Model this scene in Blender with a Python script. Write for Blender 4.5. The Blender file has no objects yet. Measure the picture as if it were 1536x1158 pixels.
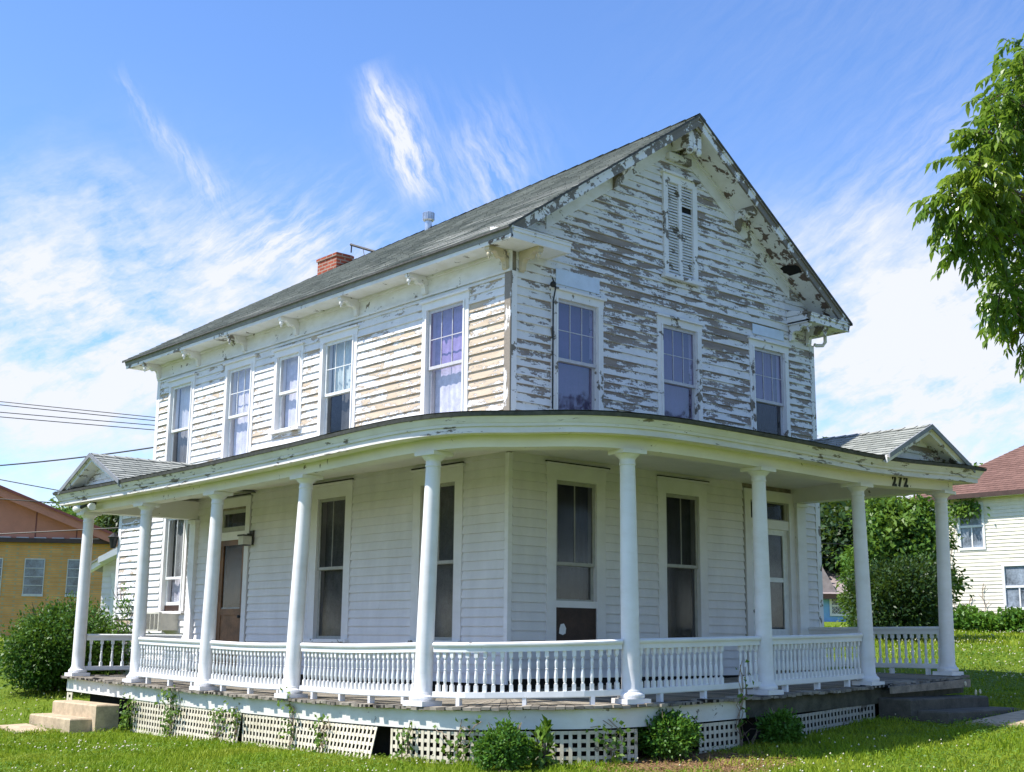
import bpy, math, random
import numpy as np
from mathutils import Vector, Matrix
random.seed(11)
rng = np.random.default_rng(11)
sc = bpy.context.scene
COL = sc.collection
R = math.radians

# ------------------------------------------------------------------ helpers
def tag(o, label=None, cat=None, group=None, kind=None):
    if label: o['label'] = label
    if cat: o['category'] = cat
    if group: o['group'] = group
    if kind: o['kind'] = kind
    return o

def thing(name, label, cat, loc=(0, 0, 0), group=None):
    o = bpy.data.objects.new(name, None)
    o.empty_display_size = .2
    COL.objects.link(o)
    o.location = loc
    return tag(o, label, cat, group)

def copy_tree(o, parent=None):
    c = o.copy(); COL.objects.link(c)
    if parent is not None: c.parent = parent
    for ch in list(o.children): copy_tree(ch, c)
    return c

class MB:
    def __init__(s): s.v = []; s.f = []; s.uv = {}; s.mi = {}; s.cur = 0
    def face(s, pts, uv=None):
        i = len(s.v); s.v.extend([tuple(p) for p in pts]); k = len(s.f)
        s.f.append(tuple(range(i, i + len(pts))))
        if uv is not None: s.uv[k] = uv
        if s.cur: s.mi[k] = s.cur
    def add(s, verts, faces):
        i = len(s.v); s.v.extend([tuple(p) for p in verts])
        for f in faces:
            if s.cur: s.mi[len(s.f)] = s.cur
            s.f.append(tuple(a + i for a in f))
    def hexa(s, c):
        # c: 8 corners, bottom 4 (ccw) then top 4
        s.add(c, [(3, 2, 1, 0), (4, 5, 6, 7), (0, 1, 5, 4), (1, 2, 6, 5), (2, 3, 7, 6), (3, 0, 4, 7)])
    def box(s, F, u0, u1, n0, n1, z0, z1):
        s.hexa([F(u0, n0, z0), F(u1, n0, z0), F(u1, n1, z0), F(u0, n1, z0),
                F(u0, n0, z1), F(u1, n0, z1), F(u1, n1, z1), F(u0, n1, z1)])
    def bar(s, a, b, w, h, up=(0, 0, 1)):
        a = Vector(a); b = Vector(b); d = (b - a).normalized(); up = Vector(up)
        x = d.cross(up)
        if x.length < 1e-4: x = d.cross(Vector((1, 0, 0)))
        x.normalize(); y = x.cross(d)
        x *= w / 2; y *= h / 2
        s.hexa([a - x - y, a + x - y, b + x - y, b - x - y, a - x + y, a + x + y, b + x + y, b - x + y])
    def tube(s, pts, rad, n=8, caps=True):
        pts = [Vector(p) for p in pts]
        rad = rad if hasattr(rad, '__len__') else [rad] * len(pts)
        rings = []; xp = None
        for i, p in enumerate(pts):
            d = (pts[min(i + 1, len(pts) - 1)] - pts[max(i - 1, 0)]).normalized()
            if xp is None:
                x = d.cross(Vector((0, 0, 1)))
                if x.length < 1e-3: x = d.cross(Vector((1, 0, 0)))
            else: x = xp - d * xp.dot(d)
            x.normalize(); xp = x; y = d.cross(x)
            rings.append([p + (x * math.cos(a) + y * math.sin(a)) * rad[i] for a in [2 * math.pi * k / n for k in range(n)]])
        vs = [q for r_ in rings for q in r_]; fs = []
        for i in range(len(rings) - 1):
            for k in range(n):
                a = i * n + k; b = i * n + (k + 1) % n
                fs.append((a, b, b + n, a + n))
        if caps:
            fs.append(tuple(range(n - 1, -1, -1))); m = (len(rings) - 1) * n; fs.append(tuple(range(m, m + n)))
        s.add(vs, fs)
    def lathe(s, A, B, prof, n=16, sq=None):
        # prof: list of (t along A->B in metres from A, radius)
        A = Vector(A); B = Vector(B); L = (B - A).length
        pts = []; fs = []
        for (t, r_) in prof:
            c = A + (B - A) * (t / L)
            for k in range(n):
                a = 2 * math.pi * k / n
                pts.append((c.x + r_ * math.cos(a), c.y + r_ * math.sin(a), c.z))
        for i in range(len(prof) - 1):
            for k in range(n):
                a = i * n + k; b = i * n + (k + 1) % n
                fs.append((a, b, b + n, a + n))
        fs.append(tuple(range(n - 1, -1, -1))); m = (len(prof) - 1) * n; fs.append(tuple(range(m, m + n)))
        s.add(pts, fs)
    def ball(s, c, r_, n=8, m=6, sz=1.0):
        prof = [(r_ * sz * (1 - math.cos(math.pi * i / m)), max(.0005, r_ * math.sin(math.pi * i / m))) for i in range(m + 1)]
        s.lathe((c[0], c[1], c[2] - r_ * sz), (c[0], c[1], c[2] + r_ * sz), prof, n)
    def build(s, name, mat, parent=None, org=(0, 0, 0), smooth=False, auto=None):
        me = bpy.data.meshes.new(name)
        o_ = Vector(org)
        me.from_pydata([(p[0] - o_.x, p[1] - o_.y, p[2] - o_.z) for p in s.v], [], s.f)
        for m in (mat if isinstance(mat, (list, tuple)) else [mat]): me.materials.append(m)
        if s.uv:
            ul = me.uv_layers.new(name='UVMap')
            arr = np.zeros(len(me.loops) * 2, np.float32)
            for k, uv in s.uv.items():
                ls = me.polygons[k].loop_start
                for j, q in enumerate(uv): arr[2 * (ls + j)] = q[0]; arr[2 * (ls + j) + 1] = q[1]
            ul.data.foreach_set('uv', arr)
        if s.mi:
            mi = np.zeros(len(me.polygons), np.int32)
            for k, v in s.mi.items(): mi[k] = v
            me.polygons.foreach_set('material_index', mi)
        if smooth:
            me.polygons.foreach_set('use_smooth', np.ones(len(me.polygons), bool))
            if auto: 
                try: me.set_sharp_from_angle(angle=R(auto))
                except Exception: pass
        me.update()
        o = bpy.data.objects.new(name, me); COL.objects.link(o)
        if parent is not None: o.parent = parent
        return o

def np_mesh(name, verts, faces_flat, fsize, mats, parent=None, mi=None, smooth=False):
    """verts (n,3), faces_flat int array of equal-size faces"""
    me = bpy.data.meshes.new(name)
    nf = len(faces_flat) // fsize
    me.vertices.add(len(verts)); me.vertices.foreach_set('co', np.ascontiguousarray(verts, np.float32).ravel())
    me.loops.add(len(faces_flat)); me.loops.foreach_set('vertex_index', np.ascontiguousarray(faces_flat, np.int32))
    me.polygons.add(nf)
    me.polygons.foreach_set('loop_start', np.arange(0, nf * fsize, fsize, dtype=np.int32))
    me.polygons.foreach_set('loop_total', np.full(nf, fsize, np.int32))
    for m in (mats if isinstance(mats, (list, tuple)) else [mats]): me.materials.append(m)
    if mi is not None: me.polygons.foreach_set('material_index', np.ascontiguousarray(mi, np.int32))
    if smooth: me.polygons.foreach_set('use_smooth', np.ones(nf, bool))
    me.update(calc_edges=True); me.validate()
    o = bpy.data.objects.new(name, me); COL.objects.link(o)
    if parent is not None: o.parent = parent
    return o

def PL(u, n, z): return (-n, u, z)      # side wall, x = 0, outward -X
def PG(u, n, z): return (u, -n, z)      # gable wall, y = 0, outward -Y
def PW(u, n, z): return (u, n, z)

# ------------------------------------------------------------------ node helpers
class NT:
    def __init__(s, name):
        s.m = bpy.data.materials.new(name); s.m.use_nodes = True
        s.t = s.m.node_tree; s.t.nodes.clear()
        s.out = s.t.nodes.new('ShaderNodeOutputMaterial')
    def n(s, ty, props=None, **kw):
        nd = s.t.nodes.new(ty)
        for k, v in (props or {}).items(): setattr(nd, k, v)
        for k, v in kw.items():
            key = int(k[1:]) if k[0] == 'i' and k[1:].isdigit() else k.replace('_', ' ')
            s.set(nd, key, v)
        return nd
    def set(s, nd, key, v):
        inp = nd.inputs[key]
        if isinstance(v, bpy.types.Node): v = v.outputs[0]
        if isinstance(v, bpy.types.NodeSocket): s.t.links.new(v, inp)
        elif v is not None: inp.default_value = v
    def math(s, op, a, b=None, c=None, clamp=False):
        nd = s.t.nodes.new('ShaderNodeMath'); nd.operation = op; nd.use_clamp = clamp
        for i, v in enumerate((a, b, c)):
            if v is not None: s.set(nd, i, v)
        return nd.outputs[0]
    def noise(s, vec, scale, detail=4, rough=.55, dist=0.):
        nd = s.n('ShaderNodeTexNoise', Scale=scale, Detail=detail, Roughness=rough, Distortion=dist)
        if vec is not None: s.set(nd, 'Vector', vec)
        return nd.outputs[0]
    def mix(s, f, a, b, blend='MIX'):
        nd = s.t.nodes.new('ShaderNodeMix'); nd.data_type = 'RGBA'; nd.blend_type = blend
        s.set(nd, 0, f)
        for i, v in ((6, a), (7, b)):
            if isinstance(v, tuple) and len(v) == 3: v = v + (1,)
            s.set(nd, i, v)
        return nd.outputs[2]
    def ramp(s, v, lo, hi, a=0., b=1.):
        nd = s.n('ShaderNodeMapRange'); nd.clamp = True
        s.set(nd, 0, v); s.set(nd, 1, lo); s.set(nd, 2, hi); s.set(nd, 3, a); s.set(nd, 4, b)
        return nd.outputs[0]
    def vmul(s, v, k):
        nd = s.t.nodes.new('ShaderNodeVectorMath'); nd.operation = 'MULTIPLY'
        s.set(nd, 0, v); nd.inputs[1].default_value = k
        return nd.outputs[0]
    def obj(s): return s.n('ShaderNodeTexCoord').outputs['Object']
    def uv(s): return s.n('ShaderNodeTexCoord').outputs['UV']
    def sep(s, v):
        nd = s.n('ShaderNodeSeparateXYZ'); s.set(nd, 0, v); return nd.outputs
    def comb(s, x, y, z):
        nd = s.n('ShaderNodeCombineXYZ'); s.set(nd, 0, x); s.set(nd, 1, y); s.set(nd, 2, z); return nd.outputs[0]
    def bump(s, h, strength=.5, dist=.01):
        nd = s.n('ShaderNodeBump', Strength=strength, Distance=dist); s.set(nd, 'Height', h); return nd.outputs[0]
    def finish(s, col, rough=.6, normal=None, spec=.4, **kw):
        b = s.n('ShaderNodeBsdfPrincipled')
        if isinstance(col, tuple): col = col + (1,) if len(col) == 3 else col
        s.set(b, 'Base Color', col); s.set(b, 'Roughness', rough); s.set(b, 'Specular IOR Level', spec)
        for k, v in kw.items(): s.set(b, k.replace('_', ' '), v)
        if normal is not None: s.set(b, 'Normal', normal)
        s.t.links.new(b.outputs[0], s.out.inputs[0])
        return s.m

def hx(r, g, b): return (r, g, b, 1)

def mat_plain(name, col, rough=.6, var=.12, scale=6, bump=.15, spec=.35, metal=0.):
    t = NT(name); o = t.obj()
    n1 = t.noise(o, scale, 5, .6); n2 = t.noise(o, scale * 9, 3, .6)
    f = t.math('ADD', t.math('MULTIPLY', n1, .7), t.math('MULTIPLY', n2, .3))
    d = tuple(max(0, c * (1 - 2.2 * var)) for c in col); l = tuple(min(1, c * (1 + 1.6 * var)) for c in col)
    c = t.mix(t.ramp(f, .3, .7), d, l)
    return t.finish(c, rough, t.bump(f, bump, .01), spec, Metallic=metal)

PAINT = (.81, .795, .785)

def mat_peel(name, bias, low=.5, wood=(.165, .13, .108), wood2=(.40, .335, .285), zone=None, paint=PAINT, exp=.122, chips=.0):
    """weathered clapboards; UV = (metres along wall, row number + fraction). zone(t, objcoord)->extra bias socket"""
    t = NT(name); o = t.obj(); uv = t.sep(t.uv())
    u, v = uv[0], uv[1]
    row = t.math('FLOOR', v); fr = t.math('SUBTRACT', v, row)
    wn = t.n('ShaderNodeTexWhiteNoise', {'noise_dimensions': '1D'}); t.set(wn, 'W', row)
    rr = wn.outputs[0]
    vec = t.comb(t.math('ADD', u, t.math('MULTIPLY', rr, 91.7)), t.math('MULTIPLY', fr, exp * 4.2), t.math('MULTIPLY', row, 1.37))
    n2 = t.noise(vec, 2.7, 9, .68, .1)
    n3 = t.noise(t.vmul(o, (1, 1, 1)), .62, 3, .5)
    n4 = t.noise(t.comb(t.math('ADD', u, t.math('MULTIPLY', rr, 91.7)), t.math('MULTIPLY', fr, exp), t.math('MULTIPLY', row, 1.37)), 30, 4, .65)
    m = t.math('ADD', n2, t.math('MULTIPLY', t.math('SUBTRACT', n3, .5), low))
    m = t.math('ADD', m, t.math('MULTIPLY', t.math('SUBTRACT', rr, .5), .10))
    # paint holds at the dripping lower edge, lets go under the lap above
    m = t.math('ADD', m, t.math('MULTIPLY', t.math('SUBTRACT', fr, .45), .11))
    m = t.math('ADD', m, t.math('MULTIPLY', t.math('SUBTRACT', n4, .5), .26))
    m = t.math('ADD', m, bias)
    sg = t.math('FLOOR', t.math('ADD', t.math('DIVIDE', u, 1.15), t.math('MULTIPLY', rr, 17.3)))
    w3 = t.n('ShaderNodeTexWhiteNoise', {'noise_dimensions': '2D'}); t.set(w3, 'Vector', t.comb(sg, row, 0.))
    m = t.math('ADD', m, t.math('MULTIPLY', t.math('SUBTRACT', w3.outputs[0], .5), .11))
    if zone: m = t.math('ADD', m, zone(t, o))
    peel = t.ramp(m, .515, .53)
    edge = t.math('SUBTRACT', t.ramp(m, .495, .512), peel, clamp=True)
    # bare timber grain
    g = t.noise(t.comb(t.math('MULTIPLY', u, 1.3), t.math('MULTIPLY', fr, 9), row), 6, 5, .65)
    g2 = t.noise(vec, 2.2, 3, .5)
    wc = t.mix(t.ramp(t.math('ADD', t.math('MULTIPLY', g, .6), t.math('MULTIPLY', g2, .4)), .32, .66), wood, wood2)
    # remaining paint: chalky with grey streaks and hairline cracks
    d = t.noise(t.vmul(o, (2.3, 2.3, .8)), 1.6, 5, .6)
    pc = t.mix(t.ramp(d, .35, .75), tuple(c * .86 for c in paint), paint)
    ck = t.ramp(t.noise(t.comb(t.math('MULTIPLY', u, .8), t.math('MULTIPLY', fr, 1.6), row), 26, 3, .7), .63, .70)
    pc = t.mix(t.math('MULTIPLY', ck, .55), pc, tuple(c * .45 for c in paint))
    c = t.mix(peel, pc, wc)
    c = t.mix(t.math('MULTIPLY', edge, .75), c, (.10, .085, .075))
    h = t.math('ADD', t.math('MULTIPLY', peel, -1.), t.math('MULTIPLY', g, .25))
    return t.finish(c, t.ramp(peel, 0, 1, .62, .85), t.bump(h, .9, .007), .25)

def mat_trim(name, bias=-.18, paint=PAINT, wood=(.12, .105, .085), wood2=(.26, .22, .17), scale=5., stretch=(1, 1, 1), stain=0.):
    t = NT(name); o = t.obj()
    n = t.noise(t.vmul(o, stretch), scale, 8, .66, .3); n3 = t.noise(o, 1.1, 2, .5)
    m = t.math('ADD', t.math('ADD', n, t.math('MULTIPLY', t.math('SUBTRACT', n3, .5), .45)), bias)
    peel = t.ramp(m, .515, .53)
    g = t.noise(t.vmul(o, (9, 9, 9)), 4, 4, .6)
    wc = t.mix(g, wood, wood2)
    d = t.noise(o, 2.0, 5, .6)
    pc = t.mix(t.ramp(d, .35, .7), tuple(c * .90 for c in paint), paint)
    if stain:
        sn = t.ramp(t.noise(t.vmul(o, (1.2, 1.2, 3)), 2.2, 6, .65), .45, .75)
        pc = t.mix(t.math('MULTIPLY', sn, stain), pc, (.42, .36, .22))
    c = t.mix(peel, pc, wc)
    h = t.math('SUBTRACT', t.math('MULTIPLY', d, .3), peel)
    return t.finish(c, .55, t.bump(h, .5, .004), .3)

def mat_shingle(name, a, b, tab=.30, moss=.0):
    t = NT(name); uv = t.sep(t.uv()); o = t.obj()
    u, v = uv[0], uv[1]; row = t.math('FLOOR', v)
    wr = t.n('ShaderNodeTexWhiteNoise', {'noise_dimensions': '1D'}); t.set(wr, 'W', row)
    uu = t.math('DIVIDE', t.math('ADD', u, t.math('MULTIPLY', wr.outputs[0], 5.)), tab)
    cell = t.math('FLOOR', uu); fr = t.math('SUBTRACT', uu, cell)
    w2 = t.n('ShaderNodeTexWhiteNoise', {'noise_dimensions': '2D'}); t.set(w2, 'Vector', t.comb(cell, row, 0.))
    n = t.noise(o, 90, 3, .7); nb = t.noise(o, .7, 4, .6); nm = t.noise(o, 7, 4, .6)
    f = t.math('ADD', t.math('ADD', t.math('MULTIPLY', w2.outputs[0], .45), t.math('MULTIPLY', n, .35)), t.math('MULTIPLY', nb, .35))
    c = t.mix(t.ramp(f, .25, .85), a, b)
    c = t.mix(t.math('MULTIPLY', t.ramp(nm, .52, .75), .45), c, tuple(x * .55 for x in a))
    slot = t.math('LESS_THAN', fr, .035)
    c = t.mix(t.math('MULTIPLY', slot, .8), c, (.03, .03, .03))
    h = t.math('ADD', t.math('ADD', t.math('MULTIPLY', n, .5), t.math('MULTIPLY', w2.outputs[0], .6)), t.math('MULTIPLY', slot, -1.2))
    return t.finish(c, .92, t.bump(h, .8, .006), .15)

def mat_leaf(name, a, b, c3, trans=.35, rough=.45, spec=.3):
    t = NT(name); g = t.n('ShaderNodeNewGeometry'); o = t.obj()
    rnd = g.outputs['Random Per Island']
    n = t.noise(o, .9, 2, .5)
    c = t.mix(rnd, a, b)
    c = t.mix(t.math('MULTIPLY', t.ramp(n, .42, .68), .55), c, c3)
    p = t.n('ShaderNodeBsdfPrincipled'); t.set(p, 'Base Color', c); t.set(p, 'Roughness', rough); t.set(p, 'Specular IOR Level', spec)
    tr = t.n('ShaderNodeBsdfTranslucent'); t.set(tr, 'Color', t.mix(.5, c, (.16, .24, .02)))
    mx = t.n('ShaderNodeMixShader'); t.set(mx, 0, trans); t.t.links.new(p.outputs[0], mx.inputs[1]); t.t.links.new(tr.outputs[0], mx.inputs[2])
    t.t.links.new(mx.outputs[0], t.out.inputs[0])
    return t.m

def mat_glass(name, tint=(1, 1, 1), refl=.03, rough=.02, wav=.05):
    t = NT(name); o = t.obj()
    nrm = t.bump(t.noise(o, 3.2, 2, .5), wav, .02)
    gl = t.n('ShaderNodeBsdfGlossy', Roughness=rough); t.set(gl, 'Normal', nrm); t.set(gl, 'Color', (.92, .94, 1, 1))
    tp = t.n('ShaderNodeBsdfTransparent'); t.set(tp, 'Color', tint + (1,))
    g = t.n('ShaderNodeNewGeometry'); dp = t.n('ShaderNodeVectorMath', {'operation': 'DOT_PRODUCT'}); t.set(dp, 0, g.outputs['Normal']); t.set(dp, 1, g.outputs['Incoming'])
    c1 = t.math('SUBTRACT', 1., t.math('ABSOLUTE', dp.outputs['Value']))
    fac = t.math('ADD', t.math('MULTIPLY', t.math('POWER', c1, 5.), .95), .05 + refl, clamp=True)
    mx = t.n('ShaderNodeMixShader'); t.set(mx, 0, fac); t.t.links.new(tp.outputs[0], mx.inputs[1]); t.t.links.new(gl.outputs[0], mx.inputs[2])
    t.t.links.new(mx.outputs[0], t.out.inputs[0])
    return t.m

# ------------------------------------------------------------------ materials
def z_gable(t, o):
    s = t.sep(o)
    # sheltered under the left eave and in the very top of the gable; worst across the middle
    left = t.math('MULTIPLY', t.ramp(s[0], .0, 1.1, 1, 0), t.ramp(s[2], 5.2, 6.3, 0, 1))
    top = t.ramp(s[2], 7.3, 8.6, 0, 1)
    rt_ = t.ramp(s[0], 5.3, 6.8, 0, 1)
    mid = t.math('MULTIPLY', t.ramp(s[2], 5.6, 6.6, .0, 1), t.ramp(s[2], 7.0, 7.8, 1, 0))
    a = t.math('ADD', t.math('MULTIPLY', left, -.11), t.math('MULTIPLY', t.ramp(s[0], .6, 1.0, 1, 0), -.05))
    a = t.math('ADD', a, t.math('MULTIPLY', top, -.055))
    a = t.math('ADD', a, t.math('MULTIPLY', rt_, -.035))
    return t.math('ADD', a, t.math('MULTIPLY', mid, .035))
def z_side(t, o):
    s = t.sep(o)
    near = t.ramp(s[1], 5.5, 1.5, 0, 1)          # more bare towards the corner
    lowz = t.ramp(s[2], 6.15, 5.75, 0, 1)        # sound paint in the lee of the eave
    f = t.math('MULTIPLY', lowz, t.math('ADD', t.math('MULTIPLY', near, .10), .02))
    return t.math('SUBTRACT', f, t.math('MULTIPLY', t.ramp(s[2], 5.9, 6.3, 0, 1), .06))

M = {}
M['gable'] = mat_peel('peeling gable boards', -.012, .30, zone=z_gable)
M['side'] = mat_peel('peeling side boards', -.072, .36, wood=(.38, .30, .215), wood2=(.60, .50, .385), zone=z_side)  # bare wood lighter and tanner than the gable's, carrying the sunlight
M['clean'] = mat_peel('painted boards under porch', -.5, .1, paint=(.765, .74, .735))
M['trim'] = mat_trim('white trim', -.20)
M['trim_worn'] = mat_trim('worn white trim', -.06)
M['rake'] = mat_trim('flaking rake boards', .055, scale=4)
M['cornice'] = mat_trim('cornice paint', -.115, stain=.35)
M['stained'] = mat_trim('brown stained bracket paint', -.10, paint=(.62, .53, .38), stain=.85, scale=6)
M['corner'] = mat_trim('bare corner boards', .10, scale=3, stretch=(1, 1, .35), wood=(.16, .14, .115), wood2=(.33, .28, .22))
M['beam'] = mat_trim('porch beam paint', -.15, paint=(.80, .77, .735), scale=7)
M['ceiling'] = mat_plain('porch ceiling paint', (.78, .75, .725), .7, .05, 2, .1)
M['column'] = mat_trim('thick white column paint', -.225, paint=(.81, .795, .80), scale=7, stain=.22)
M['casing'] = mat_trim('porch window casing', -.27, paint=(.765, .74, .735), scale=6, stain=.15)
M['lattice_grey'] = mat_trim('shade grey weathered lattice', -.08, paint=(.42, .39, .33), scale=6, stain=.4)  # grey base carries the panel's shade; peel and stain are weathering
M['skirt_dark'] = mat_plain('mossy skirt board dark with shade', (.085, .08, .055), .9, .3, 6, .4)  # dark colour carries shade as well as moss and dirt
M['rail'] = mat_trim('rail paint', -.215, paint=(.80, .80, .80), stain=.15)
M['roof'] = mat_shingle('grey shingles', (.20, .205, .185), (.40, .40, .36))
M['porch_roof'] = mat_shingle('porch shingles', (.20, .215, .195), (.36, .37, .34))
M['shingle_edge'] = mat_plain('shingle edge', (.085, .085, .08), .9, .25, 12, .4)
M['porch_trim'] = mat_trim('porch cornice paint', -.105, paint=(.75, .72, .695), scale=4, stretch=(1, 1, 5), stain=.3)
M['soffit_rake'] = mat_trim('flaking rake soffit', -.045, scale=5, wood=(.09, .06, .045), wood2=(.20, .14, .11), stain=.3)
M['slate'] = mat_plain('slate grey drip edge', (.24, .25, .27), .6, .12, 6, .15)
M['deck'] = None
def mat_deck():
    t = NT('old deck boards'); uv = t.sep(t.uv()); o = t.obj()
    u = t.math('DIVIDE', uv[0], .09); cell = t.math('FLOOR', u); fr = t.math('SUBTRACT', u, cell)
    w = t.n('ShaderNodeTexWhiteNoise', {'noise_dimensions': '1D'}); t.set(w, 'W', cell)
    g = t.noise(t.comb(t.math('MULTIPLY', uv[0], 14), uv[1], 0.), 4, 5, .65)
    c = t.mix(t.ramp(t.math('ADD', t.math('MULTIPLY', g, .6), t.math('MULTIPLY', w.outputs[0], .4)), .25, .75), (.13, .115, .095), (.36, .32, .26))
    gap = t.math('LESS_THAN', fr, .07)
    c = t.mix(gap, c, (.02, .018, .015))
    return t.finish(c, .85, t.bump(t.math('SUBTRACT', g, gap), .6, .006), .2)
M['deck'] = mat_deck()
M['old_wood'] = mat_plain('grey old wood', (.25, .215, .17), .85, .28, 7, .5)
M['skirt'] = mat_trim('skirt board paint', -.15, paint=(.74, .735, .69), scale=6, stain=.25)
M['lattice'] = mat_trim('cream lattice', -.17, paint=(.70, .635, .50), scale=6, stain=.6)
M['dark'] = mat_plain('near black fill', (.012, .011, .010), .95, .2)  # near-black stand-in for shadowed gaps and hollows, and for rot
M['sash'] = mat_plain('sash paint', (.72, .73, .72), .5, .08, 12, .2)
M['sash_storm'] = mat_plain('dulled sash paint', (.52, .51, .54), .5, .1, 12, .2)
M['sash_grey'] = mat_plain('grey screen frame', (.36, .35, .32), .5, .1, 12, .2)
M['glass'] = mat_glass('window glass', (.93, .94, .96), .03)
M['glass_storm'] = mat_glass('tinted storm glass', (.66, .60, .80), .06, .03)
M['screen'] = mat_glass('screened glass', (.52, .52, .52), .0, .12)
M['curtain_white'] = mat_plain('white curtain', (.62, .62, .66), .8, .1, 4, .1)
M['curtain_lace'] = mat_plain('lace curtain', (.62, .60, .68), .8, .16, 9, .1)
M['curtain_grey'] = mat_plain('blind with reflected sky violet', (.19, .145, .225), .8, .1, 3, .1)  # violet of the sky's reflection mixed into the blind's colour
M['curtain_dark'] = mat_plain('dark room', (.05, .05, .052), .9, .3, 3, .1)  # near-black panels stand in for unlit rooms behind the glass
M['curtain_mid'] = mat_plain('grey drape', (.25, .255, .255), .9, .2, 4, .1)
M['teal_curtain'] = mat_plain('pale green curtain', (.52, .60, .58), .8, .1, 4, .1)
M['board_brown'] = mat_plain('brown board', (.045, .022, .014), .6, .3, 5, .2)
M['door'] = mat_plain('brown door', (.20, .10, .05), .45, .28, 3, .15)
M['door_dark'] = mat_plain('dark door', (.05, .045, .04), .5, .2, 3, .15)
M['panel'] = mat_plain('metal patch', (.60, .68, .80), .45, .05, 6, .05)
M['iron'] = mat_plain('black iron', (.02, .02, .02), .5, .2, 10, .2)
M['zinc'] = mat_plain('galvanised metal', (.50, .52, .55), .35, .15, 12, .1, metal=.8)
M['ac'] = mat_plain('beige plastic', (.58, .55, .47), .5, .1, 8, .1)
M['ac_dark'] = mat_plain('grille shade', (.03, .03, .03), .6, .2, 20, .2)
M['concrete'] = mat_plain('worn concrete', (.47, .37, .245), .9, .2, 5, .5)
M['bulb'] = mat_plain('lamp glass', (.75, .75, .72), .25, .05)
M['vine'] = mat_leaf('vine leaf', (.06, .15, .02), (.15, .26, .03), (.25, .32, .035))
M['shrub'] = mat_leaf('shrub leaf', (.055, .155, .02), (.10, .24, .03), (.16, .30, .035), .35)
M['bush'] = mat_leaf('bush leaf', (.03, .095, .014), (.075, .18, .024), (.17, .27, .03), .3)
M['tree_near'] = mat_leaf('long leaf', (.11, .23, .025), (.22, .35, .04), (.36, .44, .05), .5, .28, .5)
M['tree_dark'] = mat_leaf('dark leaf', (.018, .045, .012), (.035, .08, .02), (.055, .105, .02), .25)
M['tree_light'] = mat_leaf('light leaf', (.06, .15, .02), (.11, .22, .03), (.19, .28, .035), .35)
M['bark'] = mat_plain('bark', (.11, .085, .062), .9, .3, 9, .8)
M['twig'] = mat_plain('dry twig', (.30, .22, .16), .9, .2, 9, .3)
M['grass'] = mat_leaf('grass blade', (.17, .29, .014), (.29, .385, .02), (.43, .43, .045), .38, .5, .2)
M['clover_leaf'] = mat_leaf('clover leaf', (.08, .18, .02), (.16, .28, .03), (.22, .32, .035), .3)
M['clover'] = mat_plain('clover flower', (.62, .58, .42), .8, .15, 20, .1)
M['chips'] = mat_plain('bark chips', (.30, .175, .085), .9, .3, 30, .3)
# ------------------------------------------------------------------ the house
W, L = 6.8, 10.44
EXP = .122
ZF2 = 4.15          # where the porch roof meets the wall
house = thing('old_house', 'two storey white clapboard house with peeling gable and wraparound columned porch', 'house')

def intervals(a, b, ops, z):
    iv = [(a, b)]
    for (p, q, z0, z1) in ops:
        if z0 < z < z1:
            nv = []
            for (x, y) in iv:
                if q <= x or p >= y: nv.append((x, y)); continue
                if p > x: nv.append((x, p))
                if q < y: nv.append((q, y))
            iv = nv
    return iv

def clapboards(mb, F, u0, u1, z0, z1, ops=(), limit=None, exp=EXP, thick=.029, n0=.0, seed=1, jit=.0022):
    rd = random.Random(seed); i = 0; z = z0
    while z < z1 - .01:
        zt = min(z + exp, z1); zm = (z + zt) / 2
        a, b = (u0, u1) if limit is None else limit(zm)
        if b - a > .05:
            at, bt = (a, b) if limit is None else limit(zt)
            ab, bb = (a, b) if limit is None else limit(z)
            for (x, y) in intervals(a, b, ops, zm):
                n = max(1, int((y - x) / .55)); us = [x + (y - x) * k / n for k in range(n + 1)]
                off = rd.uniform(-jit, jit) * 1.2; zj = [rd.uniform(-jit, jit) * .9 for _ in us]
                nj = [rd.uniform(-jit, jit) * .6 for _ in us]
                for k in range(n):
                    p, q = us[k], us[k + 1]
                    pb = ab if (k == 0 and x == a) else p; pt = at if (k == 0 and x == a) else p
                    qb = bb if (k == n - 1 and y == b) else q; qt = bt if (k == n - 1 and y == b) else q
                    t0 = thick + off + nj[k]; t1 = thick + off + nj[k + 1]
                    if rd.random() < .10: off = rd.uniform(-jit, jit) * 1.6
                    A = F(pb, n0 + t0, z + zj[k]); B = F(qb, n0 + t1, z + zj[k + 1]); C_ = F(qt, n0 + .004, zt + .004); D = F(pt, n0 + .004, zt + .004)
                    mb.face([A, B, C_, D], [(pb, i + .0), (qb, i + .0), (qt, i + .999), (pt, i + .999)])
                    A2 = F(pb, n0, z + zj[k]); B2 = F(qb, n0, z + zj[k + 1])
                    mb.face([A2, B2, B, A], [(pb, i + .02)] * 4)
                    if k == 0: mb.face([A2, A, D], [(pb, i + .05)] * 3)
                    if k == n - 1: mb.face([B, B2, C_], [(qb, i + .05)] * 3)
        z = zt; i += 1

def sheathing(mb, F, u0, u1, z0, z1, ops, n=-.004):
    us = sorted({u0, u1, *[min(max(v, u0), u1) for o in ops for v in o[:2]]}); zs = sorted({z0, z1, *[min(max(v, z0), z1) for o in ops for v in o[2:]]})
    for a, b in zip(us, us[1:]):
        for c, d in zip(zs, zs[1:]):
            if b - a < 1e-5 or d - c < 1e-5: continue
            um, zm = (a + b) / 2, (c + d) / 2
            if any(o[0] < um < o[1] and o[2] < zm < o[3] for o in ops): continue
            mb.face([F(a, n, c), F(b, n, c), F(b, n, d), F(a, n, d)])

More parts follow.
